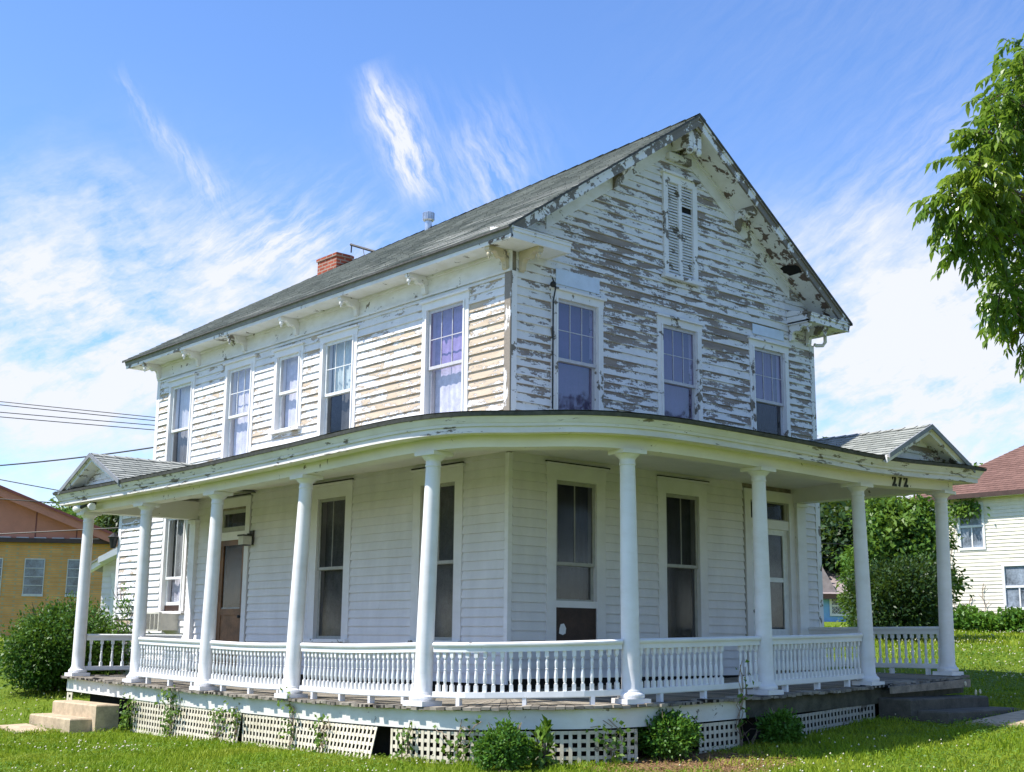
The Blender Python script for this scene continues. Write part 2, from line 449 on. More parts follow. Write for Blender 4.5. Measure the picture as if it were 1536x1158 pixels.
# window openings (frame outer) : (u0,u1,z0,z1) measured on the glass, grown by the stile
def op(u0, u1, zb, zt, s=.05): return (u0 - s, u1 + s, zb - s - .02, zt + s)
UP = dict(zb=4.55, zt=6.139, zm=5.335)
L1 = (9.068, 9.784, 4.55, 6.139); L2 = (6.871, 7.59, 4.55, 6.139); L3 = (5.311, 5.886, 4.957, 6.10)
L4 = (3.749, 4.474, 4.52, 6.11); L5 = (1.014, 1.757, 4.55, 6.139)
G1u = (.889, 1.579, 4.55, 6.139); G2u = (3.05, 3.734, 4.55, 6.139); G3u = (5.232, 5.933, 4.55, 6.139)
A_ = (3.80, 4.472, 1.56, 3.59); B_ = (1.137, 1.812, 1.56, 3.59); AC = (9.015, 9.65, 2.02, 3.627)
H1 = (.879, 1.545, 2.08, 3.59); H2 = (3.076, 3.714, 1.56, 3.59)
side_ops_up = [op(*w) for w in (L1, L2, L3, L4, L5)]
gab_ops_up = [op(*w) for w in (G1u, G2u, G3u)]
DL = (6.80, 7.60, .84, 3.14)     # side door leaf
DR = (5.03, 5.93, .98, 3.27)     # right door leaf
side_ops_dn = [op(*A_), op(*B_), op(*AC), (DL[0] - .04, DL[1] + .04, .8, 3.66)]
gab_ops_dn = [(H1[0] - .05, H1[1] + .05, 1.38, 3.64), op(*H2), (DR[0] - .05, DR[1] + .05, .85, 3.78)]

def grow(ops, c, up=None): return [(a - c, b + c, z0 - (.03), z1 + (c if up is None else up)) for (a, b, z0, z1) in ops]

ROOFE, ROOFG, ROOFZ, ROOFP = .445, .476, 6.852, 9.493
SL = (ROOFP - ROOFZ) / (3.4 + ROOFE)
RDROP = .029
def roof_z(x): return ROOFP - abs(x - 3.4) * SL
def glimit(z):
    h = (ROOFP - .17 - z) / SL
    return (max(0.09, 3.4 - h), min(W - .09, 3.4 + h))

# --- sheathing as one hidden body per wall, clapboards as wall parts
mb = MB(); clapboards(mb, PL, .10, L - .10, ZF2, 6.43, grow(side_ops_up, .11), seed=3)
side_up = mb.build('clapboard_wall', M['side'], house); side_up['label'] = 'upper side wall of white boards with tan bare patches'
mb = MB(); sheathing(mb, PL, 0, L, ZF2 - .3, 6.9, side_ops_up); sheathing(mb, PL, 0, L, .5, ZF2 - .3, side_ops_dn)
mb.build('sheathing', M['old_wood'], side_up)
mb = MB(); clapboards(mb, PL, .05, L - .10, .95, 3.95, grow(side_ops_dn, .17, .2), seed=5, jit=.0012)
mb.build('clapboard_wall', M['clean'], house)['label'] = 'sound white boards on the side wall under the porch'
VENT = (3.05, 3.83, 6.98, 8.60)
mb = MB(); clapboards(mb, PG, .10, W - .10, ZF2, 9.2, grow(gab_ops_up, .11) + [VENT], limit=glimit, seed=8, jit=.003)
gab_up = mb.build('clapboard_wall', M['gable'], house); gab_up['label'] = 'gable wall of badly peeling grey and white boards'
mb = MB(); sheathing(mb, PG, 0, W, ZF2 - .3, 6.9, gab_ops_up); sheathing(mb, PG, 0, W, .5, ZF2 - .3, gab_ops_dn)
mb.face([PG(0, -.004, 6.9), PG(W, -.004, 6.9), PG(W, -.004, roof_z(W) - .1), PG(3.4, -.004, ROOFP - .1), PG(0, -.004, roof_z(0) - .1)])
mb.build('sheathing', M['old_wood'], gab_up)
mb = MB(); clapboards(mb, PG, .05, W - .10, 1.02, 3.95, grow(gab_ops_dn, .16, .2), seed=9, jit=.0012)
mb.build('clapboard_wall', M['clean'], house)['label'] = 'sound white boards on the gable wall under the porch'
# far walls
mb = MB()
def PR(u, n, z): return (W + n, u, z)
def PB(u, n, z): return (u, L + n, z)
clapboards(mb, PR, .1, L - .1, .6, 6.6, seed=12); o = mb.build('clapboard_wall', M['side'], house); o['label'] = 'right hand wall turned away from the street'
mb = MB(); sheathing(mb, PR, 0, L, .4, 6.9, []); mb.build('sheathing', M['old_wood'], o)
mb = MB(); clapboards(mb, PB, .1, W - .1, .6, 6.6, seed=13); o = mb.build('clapboard_wall', M['side'], house); o['label'] = 'rear wall turned away from the street'
mb = MB(); sheathing(mb, PB, 0, W, .4, 6.9, [])
mb.face([PB(0, 0, 6.9), PB(W, 0, 6.9), PB(W, 0, roof_z(W) - .1), PB(3.4, 0, ROOFP - .45), PB(0, 0, roof_z(0) - .1)])
mb.build('sheathing', M['old_wood'], o)
# floors inside keep rooms dark
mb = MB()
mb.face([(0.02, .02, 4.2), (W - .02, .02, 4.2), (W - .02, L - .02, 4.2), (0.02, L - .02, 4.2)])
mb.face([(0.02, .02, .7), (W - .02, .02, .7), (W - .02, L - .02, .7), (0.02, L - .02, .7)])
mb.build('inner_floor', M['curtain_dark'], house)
# foundation band below the siding, coloured near-black for the shadow there
mb = MB(); mb.box(PL, -.0, L, -.02, .004, .2, .95); mb.box(PG, 0, W, -.02, .004, .2, 1.02)
mb.box(PR, 0, L, -.02, .004, .0, .6); mb.box(PB, 0, W, -.02, .004, .0, .6)
mb.build('foundation', M['dark'], house)

# corner boards
def corner(name, parts, mat):
    mb = MB()
    for (F, a, b, z0, z1) in parts: mb.box(F, a, b, 0, .026, z0, z1)
    return mb.build(name, mat, house)
corner('corner_board', [(PL, -.026, .095, ZF2, 6.42)], M['corner'])
corner('corner_board', [(PG, .0, .095, ZF2, 6.42)], M['trim_worn'])
corner('corner_board', [(PL, -.026, .045, .95, 3.93), (PG, .0, .045, 1.0, 3.93)], M['column'])
corner('corner_board', [(PG, W - .095, W, .9, 6.45), (PR, -.026, .095, .9, 6.45)], M['trim_worn'])
corner('corner_board', [(PL, L - .095, L, .8, 6.42), (PB, -.026, .095, .8, 6.42)], M['trim'])

# --- cornice: frieze, soffit, fascia with crown on the eaves
SOF = 6.70
mb = MB()
mb.box(PL, -.03, L + .02, .0, .03, 6.41, SOF)                 # frieze
mb.box(PL, -.03, L + .02, .03, .048, 6.40, 6.435)             # bed moulding
mb.box(PL, -.03, L + .02, .03, .06, SOF - .045, SOF - .002)
mb.build('frieze', M['cornice'], house)
mb = MB()
y0, y1 = -ROOFG, L + .66
def eave(mb, sx):
    X = (lambda d: -d) if sx < 0 else (lambda d: W + d)
    mb.hexa([(X(0), y0, SOF), (X(.41), y0, SOF), (X(.41), y1, SOF), (X(0), y1, SOF), (X(0), y0, SOF + .03), (X(.41), y0, SOF + .03), (X(.41), y1, SOF + .03), (X(0), y1, SOF + .03)])
    mb.hexa([(X(.39), y0 - .0, SOF - .015), (X(.415), y0, SOF - .015), (X(.415), y1, SOF - .015), (X(.39), y1, SOF - .015),
             (X(.39), y0, SOF + .04), (X(.415), y0, SOF + .04), (X(.415), y1, SOF + .04), (X(.39), y1, SOF + .04)])
    cr = MB()
    cr.hexa([(X(.40), y0 - .005, SOF + .04), (X(.425), y0 - .005, SOF + .04), (X(.425), y1, SOF + .04), (X(.40), y1, SOF + .04),
             (X(.40), y0 - .005, 6.832), (X(.455), y0 - .005, 6.832), (X(.455), y1, 6.832), (X(.40), y1, 6.832)])
    return cr
for sx in (-1, 1):
    mb = MB(); cr = eave(mb, sx); o = mb.build('eave_cornice', M['cornice'], house); cr.build('crown_moulding', M['slate'], o)
# cornice returns on the gable
def cornice_return(xa, xb):
    mb = MB()
    mb.box(PG, xa, xb, .0, ROOFG - .004, SOF + .002, SOF + .028)
    mb.box(PG, xa, xb, ROOFG - .03, ROOFG + .002, SOF - .015, SOF + .08)
    mb.box(PG, xa, xb, ROOFG - .04, ROOFG + .02, SOF + .08, SOF + .125)
    for e in (xa, xb):
        q = .028 if e == xa else -.028
        mb.box(PG, min(e, e + q), max(e, e + q), 0.02, ROOFG - .03, SOF - .012, SOF + .12)
    mb.hexa([PG(xa - .01, ROOFG + .03, SOF + .127), PG(xb + .01, ROOFG + .03, SOF + .127), PG(xb + .01, 0.02, SOF + .13), PG(xa - .01, .02, SOF + .13),
             PG(xa - .01, ROOFG + .03, SOF + .14), PG(xb + .01, ROOFG + .03, SOF + .14), PG(xb + .01, 0.02, SOF + .24), PG(xa - .01, .02, SOF + .24)])
    return mb.build('cornice_return', M['trim_worn'], house)
cornice_return(-.385, .66); cornice_return(6.10, W + .385)
# rakes: frieze on the wall, sloped soffit, outer fascia with crown
def rake(sx):
    xe = -ROOFE if sx < 0 else W + ROOFE
    P = lambda x, n, dz: (x, -n, roof_z(x) + dz)
    mb = MB()
    xa = 3.4; xb = xe - (-.02 if sx < 0 else .02)
    def pr(n0, n1, d0, d1, a=xa, b=xb):
        mb.hexa([P(a, n0, d0), P(b, n0, d0), P(b, n1, d0), P(a, n1, d0), P(a, n0, d1), P(b, n0, d1), P(b, n1, d1), P(a, n1, d1)])
    pr(ROOFG - .035, ROOFG, -.185, -.06); pr(ROOFG - .03, ROOFG + .02, -.06, -.018)
    o1 = mb.build('rake_fascia', M['rake'], house)
    mb = MB(); pr(.0, ROOFG - .036, -.165, -.14); mb.build('rake_soffit', M['soffit_rake'], house)
    mb = MB(); xw = .0 if sx < 0 else W
    pr(.0, .032, -.44, -.166, 3.4, .62 if sx < 0 else W - .62); pr(.03, .055, -.21, -.168, 3.4, .5 if sx < 0 else W - .5)
    mb.build('rake_frieze', M['cornice'], house)
rake(-1); rake(1)

# --- scroll brackets under the eaves, copied
def bracket_mesh(F, u, zt=SOF - .002, w=.085, drop=True, reach=.36):
    prof = [(0, 0), (reach, 0), (reach, -.055), (reach - .03, -.085), (reach - .075, -.07), (reach - .11, -.055), (reach - .15, -.075), (reach - .175, -.12),
            (reach - .21, -.135), (reach - .245, -.115), (.085, -.13), (.06, -.17), (.055, -.22), (.045, -.26), (0, -.28)]
    mb = MB(); n = len(prof)
    a = [F(u - w / 2, .031 + p[0], zt + p[1]) for p in prof]; b = [F(u + w / 2, .031 + p[0], zt + p[1]) for p in prof]
    mb.add(a + b, [tuple(range(n))[::-1], tuple(range(n, 2 * n))] + [(i, (i + 1) % n, n + (i + 1) % n, n + i) for i in range(n)])
    if drop:
        c = F(u, .031 + reach - .04, zt - .11)
        mb.ball((c[0], c[1], c[2]), .032, 10, 7, 1.15); mb.lathe((c[0], c[1], c[2] - .065), (c[0], c[1], c[2] + .05), [(0, .008), (.02, .014), (.115, .02)], 8)
    return mb
for i, y in enumerate((L - .06, 8.77, 7.07, 5.35, 3.59, 1.84, .05)):
    o = bracket_mesh(PL, y).build('eave_bracket', M['stained' if y < .1 else 'cornice'], house)
for x in (.16, W - .16, W - .62):
    bracket_mesh(PG, x, reach=.40).build('eave_bracket', M['stained' if x < 1 else 'trim_worn'], house)
def rake_bracket(x, s, mat=None):
    # bracket under the rake soffit, lying along the slope
    z = roof_z(x) - .168
    F = lambda u, n, zz: (u, -n, zz - (u - x) * SL * s)
    return bracket_mesh(F, x, zt=z, w=.10, drop=False, reach=.38).build('rake_bracket', mat or M['rake'], house)
rake_bracket(4.83, 1); rake_bracket(2.0, -1)
mb = MB()
for dx, dz in ((-.10, -.20), (.10, -.20), (0, -.14)):
    mb.box(PG, 3.4 + dx - .045, 3.4 + dx + .045, .03, .40, ROOFP - .30 + dz, ROOFP - .17 + dz * .3)
    c = PG(3.4 + dx, .37, ROOFP - .36 + dz); mb.ball(c, .055, 8, 6, 1.2)
mb.box(PG, 3.4 - .26, 3.4 + .26, .0, .10, ROOFP - .66, ROOFP - .55)
mb.build('peak_bracket', M['rake'], house)
# rotted patch where a rake bracket fell off
mb = MB(); P = lambda x, n, dz: (x, -n, roof_z(x) + dz)
pts = []
for k in range(14):
    a = 2 * math.pi * k / 14; q = random.uniform(.7, 1.15)
    pts.append((5.95 + .10 * math.cos(a) * q, .24 + .20 * math.sin(a) * q))
mb.face([P(x, n, -.169) for x, n in pts]); mb.build('rot_hole', M['dark'], house)

# --- main roof, laid in courses
def courses(mb, P00, P10, P01, P11, exp=.135, thick=.011, seed=2, seg=.6, wob=.006):
    """eave corners P00,P10 ; ridge corners P01,P11"""
    rd = random.Random(seed)
    P00, P10, P01, P11 = map(Vector, (P00, P10, P01, P11))
    slope = ((P01 - P00).length + (P11 - P10).length) / 2; n = max(1, round(slope / exp))
    nrm = ((P10 - P00).cross((P01 + P11) / 2 - P00))
    if nrm.length < 1e-9: nrm = Vector((0, 0, 1))
    nrm.normalize(); nrm = nrm if nrm.z > 0 else -nrm
    for i in range(n):
        a0, a1 = P00.lerp(P01, i / n), P10.lerp(P11, i / n); b0, b1 = P00.lerp(P01, (i + 1.12) / n if i < n - 1 else 1), P10.lerp(P11, (i + 1.12) / n if i < n - 1 else 1)
        ln = (a1 - a0).length; k = max(1, int(ln / seg)); w = [rd.uniform(-1, 1) * wob for _ in range(k + 1)]
        for j in range(k):
            p, q = a0.lerp(a1, j / k), a0.lerp(a1, (j + 1) / k); r_, s_ = b0.lerp(b1, j / k), b0.lerp(b1, (j + 1) / k)
            t0 = thick + abs(w[j]) ; t1 = thick + abs(w[j + 1])
            u0, u1 = ln * j / k, ln * (j + 1) / k
            mb.face([p + nrm * t0, q + nrm * t1, s_ + nrm * .001, r_ + nrm * .001], [(u0, i + .01), (u1, i + .01), (u1, i + .99), (u0, i + .99)])
            mb.face([p, q, q + nrm * t1, p + nrm * t0], [(u0, i + .01), (u1, i + .01), (u1, i + .02), (u0, i + .02)])
ya, yb = -ROOFG - .03, L + .70
mb = MB(); ex = ROOFE + .035
xe = -ex; ze = roof_z(-ex)
courses(mb, (xe, ya, ze), (xe, yb, ze), (3.4, ya, ROOFP), (3.4, yb, ROOFP - RDROP * (yb - ya)), seed=4, wob=.011)
courses(mb, (W + ex, ya, ze), (W + ex, yb, ze), (3.4, ya, ROOFP), (3.4, yb, ROOFP - RDROP * (yb - ya)), seed=5)
for (x0, x1) in ((xe, 3.4), (W + ex, 3.4)):   # deck under the shingles
    mb.face([(x0, ya, ze - .002), (x0, yb, ze - .002), (3.4, yb, ROOFP - .002 - RDROP * (yb - ya)), (3.4, ya, ROOFP - .002)], [(0, .5)] * 4)
for k in range(int((yb - ya) / .3)):          # ridge caps
    y = ya + k * .3
    zr = ROOFP - RDROP * (y - ya); zq = zr - RDROP * .32
    for s in (-1, 1):
        mb.face([(3.4, y, zr + .028), (3.4, y + .32, zq + .014), (3.4 + s * .15, y + .32, zq - .15 * SL + .026), (3.4 + s * .15, y, zr - .15 * SL + .038)], [(y, .1), (y + .3, .1), (y + .3, .9), (y, .9)])
roof = mb.build('roof', M['roof'], house)
mb = MB()
for x0, s in ((xe, -1), (W + ex, 1)):
    mb.hexa([(x0, ya - .004, ze - .022), (3.4, ya - .004, ROOFP - .022), (3.4, ya + .02, ROOFP - .022), (x0, ya + .02, ze - .022),
             (x0, ya - .004, ze + .012), (3.4, ya - .004, ROOFP + .012), (3.4, ya + .02, ROOFP + .012), (x0, ya + .02, ze + .012)])
    mb.bar((x0 + .004 * s, ya, ze - .012), (x0 + .004 * s, yb, ze - .012), .012, .028)
mb.build('roof_edge', M['shingle_edge'], roof)
# chimney
def mat_brick(name, c1, c2, mortar, sx=.22, sy=.075):
    t = NT(name); o = t.obj(); s = t.sep(o)
    g = t.n('ShaderNodeNewGeometry'); nz = t.sep(g.outputs['Normal'])
    u = t.math('ADD', s[0], s[1])
    br = t.n('ShaderNodeTexBrick', Scale=1., Mortar_Size=.012, Brick_Width=sx, Row_Height=sy)
    t.set(br, 'Vector', t.comb(u, s[2], 0.)); t.set(br, 'Color1', c1 + (1,)); t.set(br, 'Color2', c2 + (1,)); t.set(br, 'Mortar', mortar + (1,))
    n = t.noise(o, 3, 5, .6)
    c = t.mix(t.math('MULTIPLY', t.ramp(n, .35, .7), .35), br.outputs[0], tuple(x * .5 for x in c1))
    return t.finish(c, .85, t.bump(br.outputs[1], -.5, .008), .2)
M['chimney'] = mat_brick('red chimney brick', (.36, .085, .045), (.25, .055, .03), (.33, .27, .22))
mb = MB(); cx, cy = 3.4, 9.60
mb.box(PW, cx - .20, cx + .20, cy - .36, cy + .36, 8.8, 9.37)
mb.box(PW, cx - .225, cx + .225, cy - .385, cy + .385, 9.37, 9.43); mb.box(PW, cx - .20, cx + .20, cy - .36, cy + .36, 9.43, 9.45)
ch = mb.build('chimney', M['chimney'], roof)
mb = MB(); mb.box(PW, cx - .12, cx + .12, cy - .26, cy + .26, 9.451, 9.456); mb.build('flue', M['dark'], roof)
mb = MB(); px_, py_ = 3.30, 6.22
mb.lathe((px_, py_, 8.95), (px_, py_, 9.42), [(0, .07), (.47, .07)], 16)
mb.lathe((px_, py_, 9.40), (px_, py_, 9.60), [(0, .095), (.02, .11), (.165, .11), (.175, .085), (.2, .02)], 16)
for k in range(16):
    a = 2 * math.pi * k / 16; mb.bar((px_ + .111 * math.cos(a), py_ + .111 * math.sin(a), 9.42), (px_ + .111 * math.cos(a), py_ + .111 * math.sin(a), 9.56), .012, .012)
mb.build('vent_pipe', M['zinc'], roof, smooth=False)

# --- attic louvre
u0, u1, z0, z1 = VENT
mb = MB()
mb.box(PG, u0, u0 + .10, 0, .05, z0, z1); mb.box(PG, u1 - .10, u1, 0, .05, z0, z1); mb.box(PG, u0 + .10, u1 - .10, 0, .048, z1 - .12, z1)
mb.box(PG, u0 - .04, u1 + .04, 0, .10, z0 - .06, z0); mb.box(PG, u0 - .05, u1 + .05, 0, .09, z1, z1 + .035)
mb.box(PG, (u0 + u1) / 2 - .035, (u0 + u1) / 2 + .035, 0, .04, z0, z1 - .12)
av = mb.build('attic_vent', M['trim_worn'], house)
mb = MB()
for (a, b) in ((u0 + .10, (u0 + u1) / 2 - .035), ((u0 + u1) / 2 + .035, u1 - .10)):
    k = 0; z = z0 + .02
    while z < z1 - .16:
        if not (a > 3.4 and 23 <= k <= 24):
            t0 = random.uniform(-.006, .006)
            mb.hexa([PG(a, .0, z + .044), PG(b, .0, z + .044 + t0), PG(b, .026, z + t0), PG(a, .026, z), PG(a, .0, z + .052), PG(b, .0, z + .052 + t0), PG(b, .031, z + .007 + t0), PG(a, .031, z + .007)])
        z += .046; k += 1
mb.build('louvre', M['trim_worn'], av)
mb = MB(); mb.face([PG(u0 + .1, -.001, z0), PG(u1 - .1, -.001, z0), PG(u1 - .1, -.001, z1 - .1), PG(u0 + .1, -.001, z1 - .1)]); mb.build('vent_back', M['dark'], av)

# metal patches above the gable windows
for (a, b, z0, z1) in ((.81, 1.67, 6.39, 6.61), (5.17, 5.99, 6.40, 6.565)):
    mb = MB(); mb.box(PG, a, b, .024, .03, z0, z1); mb.build('patch_panel', M['panel'], house)

# --- windows
def window(F, g, zm, name, curtain, glass='glass', mun=(3, 2), lower=None, cas=.11, head=.11, sill=True, lo_curtain=None, muted='sash', trim='trim', raised=0., cd=.07, bottom=True, lowmun=None):
    u0, u1, zb, zt = g; s = .05
    a, b, c, d = u0 - s, u1 + s, zb - s - .02, zt + s
    mb = MB()
    mb.box(F, a - cas, a, 0, .034, c - .02, d); mb.box(F, b, b + cas, 0, .034, c - .02, d)
    mb.box(F, a - cas - .01, b + cas + .01, 0, .037, d, d + head)
    mb.box(F, a - cas - .035, b + cas + .035, 0, .075, d + head, d + head + .028)
    if cas < .13: mb.box(F, a - .03, a, .034, .05, c, d); mb.box(F, b, b + .03, .034, .05, c, d)
    # jamb lining
    mb.box(F, a - .012, a, -.14, 0, c, d); mb.box(F, b, b + .012, -.14, 0, c, d); mb.box(F, a, b, -.14, 0, d, d + .012)
    win = mb.build(name, M[trim], house)
    if sill:
        mb = MB(); mb.box(F, a - cas - .02, b + cas + .02, -.14, .085, c - .05, c); mb.build('sill', M['trim_worn'], win)
    # upper sash
    def sash(z0, z1, n0, n1, mun, nm='sash', inset=.0):
        mb = MB()
        mb.box(F, a, u0, n0, n1, z0, z1); mb.box(F, u1, b, n0, n1, z0, z1)
        mb.box(F, u0, u1, n0, n1, z1 - s, z1); mb.box(F, u0, u1, n0, n1, z0, z0 + .045)
        if mun:
            for k in range(1, mun[0]):
                x = u0 + (u1 - u0) * k / mun[0]; mb.box(F, x - .006, x + .006, n0 + .008, n1 - .006, z0 + .045, z1 - s)
            for k in range(1, mun[1]):
                z = z0 + .045 + (z1 - s - z0 - .045) * k / mun[1]; mb.box(F, u0, u1, n0 + .010, n1 - .008, z - .006, z + .006)
        mb.build(nm, M[muted], win)
        mb = MB(); nm_ = (n0 + n1) / 2
        mb.face([F(u0, nm_, z0 + .045), F(u1, nm_, z0 + .045), F(u1, nm_, z1 - s), F(u0, nm_, z1 - s)])
        mb.build('pane', M[lower if (lower and nm == 'lower_sash') else glass], win)
    sash(zm - .03, d, -.032, -.002, mun)
    if bottom: sash(c + raised, zm + .015 + raised, -.066, -.036, lowmun, 'lower_sash')
    # curtain or blind behind
    def drape(z0, z1, n, mat, nm='curtain', gap=None, fold=.018):
        mb = MB(); k = 36
        for i in range(k):
            p, q = a + (b - a) * i / k, a + (b - a) * (i + 1) / k
            if gap and gap[0] < (i + .5) / k < gap[1]: continue
            f = lambda x: n + fold * math.sin(x * 47 + math.sin(x * 13)) - abs(fold)
            mb.face([F(p, f(p), z0), F(q, f(q), z0), F(q, f(q) * .6 + n * .4, z1), F(p, f(p) * .6 + n * .4, z1)])
        mb.build(nm, M[mat], win)
    if lo_curtain:
        drape(zm, d, -.07 - cd, curtain); drape(c, zm, -.07 - cd, lo_curtain[0], gap=lo_curtain[1] if len(lo_curtain) > 1 else None)
    else: drape(c, d, -.07 - cd, curtain, fold=.006)
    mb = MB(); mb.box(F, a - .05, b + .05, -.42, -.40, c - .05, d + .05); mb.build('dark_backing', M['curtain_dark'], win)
    return win

ZM = 5.335
window(PL, L1, ZM, 'window', 'curtain_white', mun=None, lo_curtain=('curtain_white', (.0, .38)), lower='screen', bottom=True)
window(PL, L2, ZM, 'window', 'curtain_lace', mun=(3, 2))
window(PL, L3, 5.53, 'window', 'curtain_lace', mun=None)
window(PL, L4, 5.31, 'window', 'teal_curtain', mun=(3, 2), lo_curtain=('curtain_mid', (.62, 1.)), lower='screen')
window(PL, L5, ZM, 'window', 'curtain_lace', glass='glass_storm', muted='sash_storm', lower='glass', mun=(3, 2))
window(PG, G1u, ZM, 'window', 'curtain_grey', glass='glass_storm', muted='sash_storm', lower='glass_storm', trim='trim_worn')
window(PG, G2u, ZM, 'window', 'curtain_grey', glass='glass_storm', muted='sash_storm', lower='glass_storm', trim='trim_worn')
window(PG, G3u, ZM, 'window', 'curtain_grey', glass='glass_storm', muted='sash_storm', lower='screen', lo_curtain=('curtain_dark',), trim='trim_worn')
kw = dict(cas=.17, head=.2, trim='casing', muted='sash_grey')
window(PL, A_, 2.565, 'window', 'curtain_mid', glass='screen', lower='screen', mun=(2, 1), **kw)
window(PL, B_, 2.555, 'window', 'curtain_mid', glass='screen', lower='screen', mun=(2, 1), **kw)
window(PG, H2, 2.60, 'window', 'curtain_dark', glass='screen', lower='screen', mun=(2, 1), **kw)
w1 = window(PG, H1, 2.53, 'window', 'curtain_dark', glass='screen', lower='screen', mun=(2, 1), sill=False, **kw)
mb = MB(); mb.box(PG, .829 - .17, .829, 0, .034, 1.36, 1.99); mb.box(PG, 1.595, 1.595 + .17, 0, .034, 1.36, 1.99); mb.box(PG, .829, 1.595, -.05, .03, 1.94, 2.03)
mb.build('lower_casing', M['casing'], w1)
mb = MB(); mb.box(PG, .829, 1.595, -.03, .012, 1.38, 1.94); mb.build('brown_panel', M['board_brown'], w1)
mb = MB(); pts = [(.90, 1.60), (.97, 1.58), (1.02, 1.60), (1.03, 1.67), (.99, 1.73), (.93, 1.72), (.91, 1.67)]
mb.face([PG(x, .0135, z) for x, z in pts]); mb.build('paint_splash', M['column'], w1)
window(PL, AC, 2.56, 'window', 'curtain_mid', glass='glass', mun=(2, 1), bottom=False, cas=.12, lo_curtain=('curtain_lace',), trim='trim')
ww = house.children[-1]
mb = MB(); u0, u1 = AC[0], AC[1]
for (p, q) in ((u0 - .05, u0), (u1, u1 + .05)): mb.box(PL, p, q, -.066, -.036, 1.95, 2.6)
mb.box(PL, u0, u1, -.066, -.036, 2.06, 2.12); mb.box(PL, u0, u1, -.066, -.036, 2.53, 2.58); mb.build('lower_sash', M['sash'], ww)
mb = MB(); mb.face([PL(u0, -.05, 2.12), PL(u1, -.05, 2.12), PL(u1, -.05, 2.53), PL(u0, -.05, 2.53)]); mb.build('pane', M['glass'], ww)
mb = MB(); mb.box(PL, u0 - .05, u1 + .05, -.07, -.03, 1.93, 2.06); mb.build('filler_board', M['board_brown'], ww)

# iron drip strips above the porch windows
for (F, a, b, z) in ((PL, 3.55, 4.72, 3.875), (PL, .90, 2.06, 3.875), (PG, .62, 1.84, 3.87), (PG, 2.84, 3.98, 3.87), (PL, 6.62, 7.74, 3.885)):
    mb = MB(); mb.box(F, a, b, .03, .062, z, z + .018); mb.build('drip_strip', M['iron'], house)

# --- doors
def door(F, g, trans, cl, mat, name, n=-.02, cas=.14, glassmat='screen', fill='curtain_mid', top=3.9):
    u0, u1, z0, z1 = g
    mb = MB()
    mb.box(F, u0 - .04 - cas, u0 - .04, 0, .036, z0, top - .2); mb.box(F, u1 + .04, u1 + .04 + cas, 0, .036, z0, top - .2)
    mb.box(F, u0 - .05 - cas, u1 + .05 + cas, 0, .038, top - .2, top - .03)
    mb.box(F, u0 - .04, u1 + .04, -.08, .02, z1, z1 + .14)
    mb.box(F, u0 - .06, u0 - .04, -.14, 0, z0, top - .2); mb.box(F, u1 + .04, u1 + .06, -.14, 0, z0, top - .2)
    mb.box(F, u0 - .04, u1 + .04, -.14, .06, z0 - .05, z0)
    dr = mb.build(name, M['casing'], house)
    mb = MB(); q = .075
    mb.box(F, u0 - .04, u0 + q, n - .04, n, z0, z1); mb.box(F, u1 - q, u1 + .04, n - .04, n, z0, z1)
    mb.box(F, u0 + q, u1 - q, n - .04, n, z1 - .09, z1); mb.box(F, u0 + q, u1 - q, n - .04, n, cl - .05, cl + .05); mb.box(F, u0 + q, u1 - q, n - .04, n, z0, z0 + .16)
    mb.box(F, u0 + q, u1 - q, n - .03, n - .012, z0 + .16, cl - .05)
    lf = mb.build('door_leaf', M[mat], dr)
    mb = MB(); mb.face([F(u0 + q, n - .02, cl + .05), F(u1 - q, n - .02, cl + .05), F(u1 - q, n - .02, z1 - .09), F(u0 + q, n - .02, z1 - .09)]); mb.build('pane', M[glassmat], dr)
    mb = MB(); mb.box(F, u0, u1, n - .12, n - .10, z0, z1); mb.build('inner_door', M[fill], dr)
    mb = MB(); mb.ball(F(u0 + .04, n + .03, z0 + 1.0), .03, 8, 6); mb.build('door_knob', M['iron'], dr)
    # transom light
    t0, t1 = trans
    mb = MB()
    mb.box(F, u0 - .04, u0 + .02, -.06, -.01, z1 + .14, top - .2); mb.box(F, u1 - .02, u1 + .04, -.06, -.01, z1 + .14, top - .2)
    mb.box(F, u0 + .02, u1 - .02, -.06, -.01, z1 + .14, t0); mb.box(F, u0 + .02, u1 - .02, -.06, -.01, t1, top - .2)
    mb.build('transom_frame', M['sash_grey'], dr)
    mb = MB(); mb.face([F(u0, -.04, t0), F(u1, -.04, t0), F(u1, -.04, t1), F(u0, -.04, t1)]); mb.build('transom_pane', M['screen'], dr)
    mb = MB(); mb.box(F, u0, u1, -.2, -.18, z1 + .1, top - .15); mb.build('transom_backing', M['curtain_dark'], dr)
    return dr
d1 = door(PL, DL, (3.37, 3.60), 1.92, 'door', 'side_door', fill='door', glassmat='screen', n=.0)
d2 = door(PG, DR, (3.43, 3.68), 1.66, 'sash', 'front_door', fill='curtain_mid', glassmat='screen')
mb = MB(); mb.box(PG, DR[0] + .08, DR[1] - .08, -.05, -.022, 2.44, 2.51); mb.build('door_rail', M['sash'], d2)
mb = MB(); mb.box(PL, DL[0] + .07, DL[0] + .10, -.035, -.014, 1.99, 3.04); mb.box(PL, DL[0] + .07, DL[1] - .07, -.036, -.013, 1.975, 1.995); mb.box(PL, DL[0] + .08, DL[1] - .08, -.045, -.024, .99, 1.87); mb.build('screen_mesh_frame', M['sash_grey'], d1)
mb = MB(); mb.box(PL, DL[0] + .10, DL[1] - .10, -.06, -.045, 2.05, 3.0); mb.build('door_panel', M['door'], d1)

# downspout at the right rear corner of the gable
mb = MB(); mb.tube([(W + .17, -.16, 6.70), (W + .17, -.16, 6.52), (W + .14, -.13, 6.46), (W + .05, -.065, 6.455), (W + .01, -.05, 6.47)], .03, 8)
mb.build('downspout', M['trim'], house)
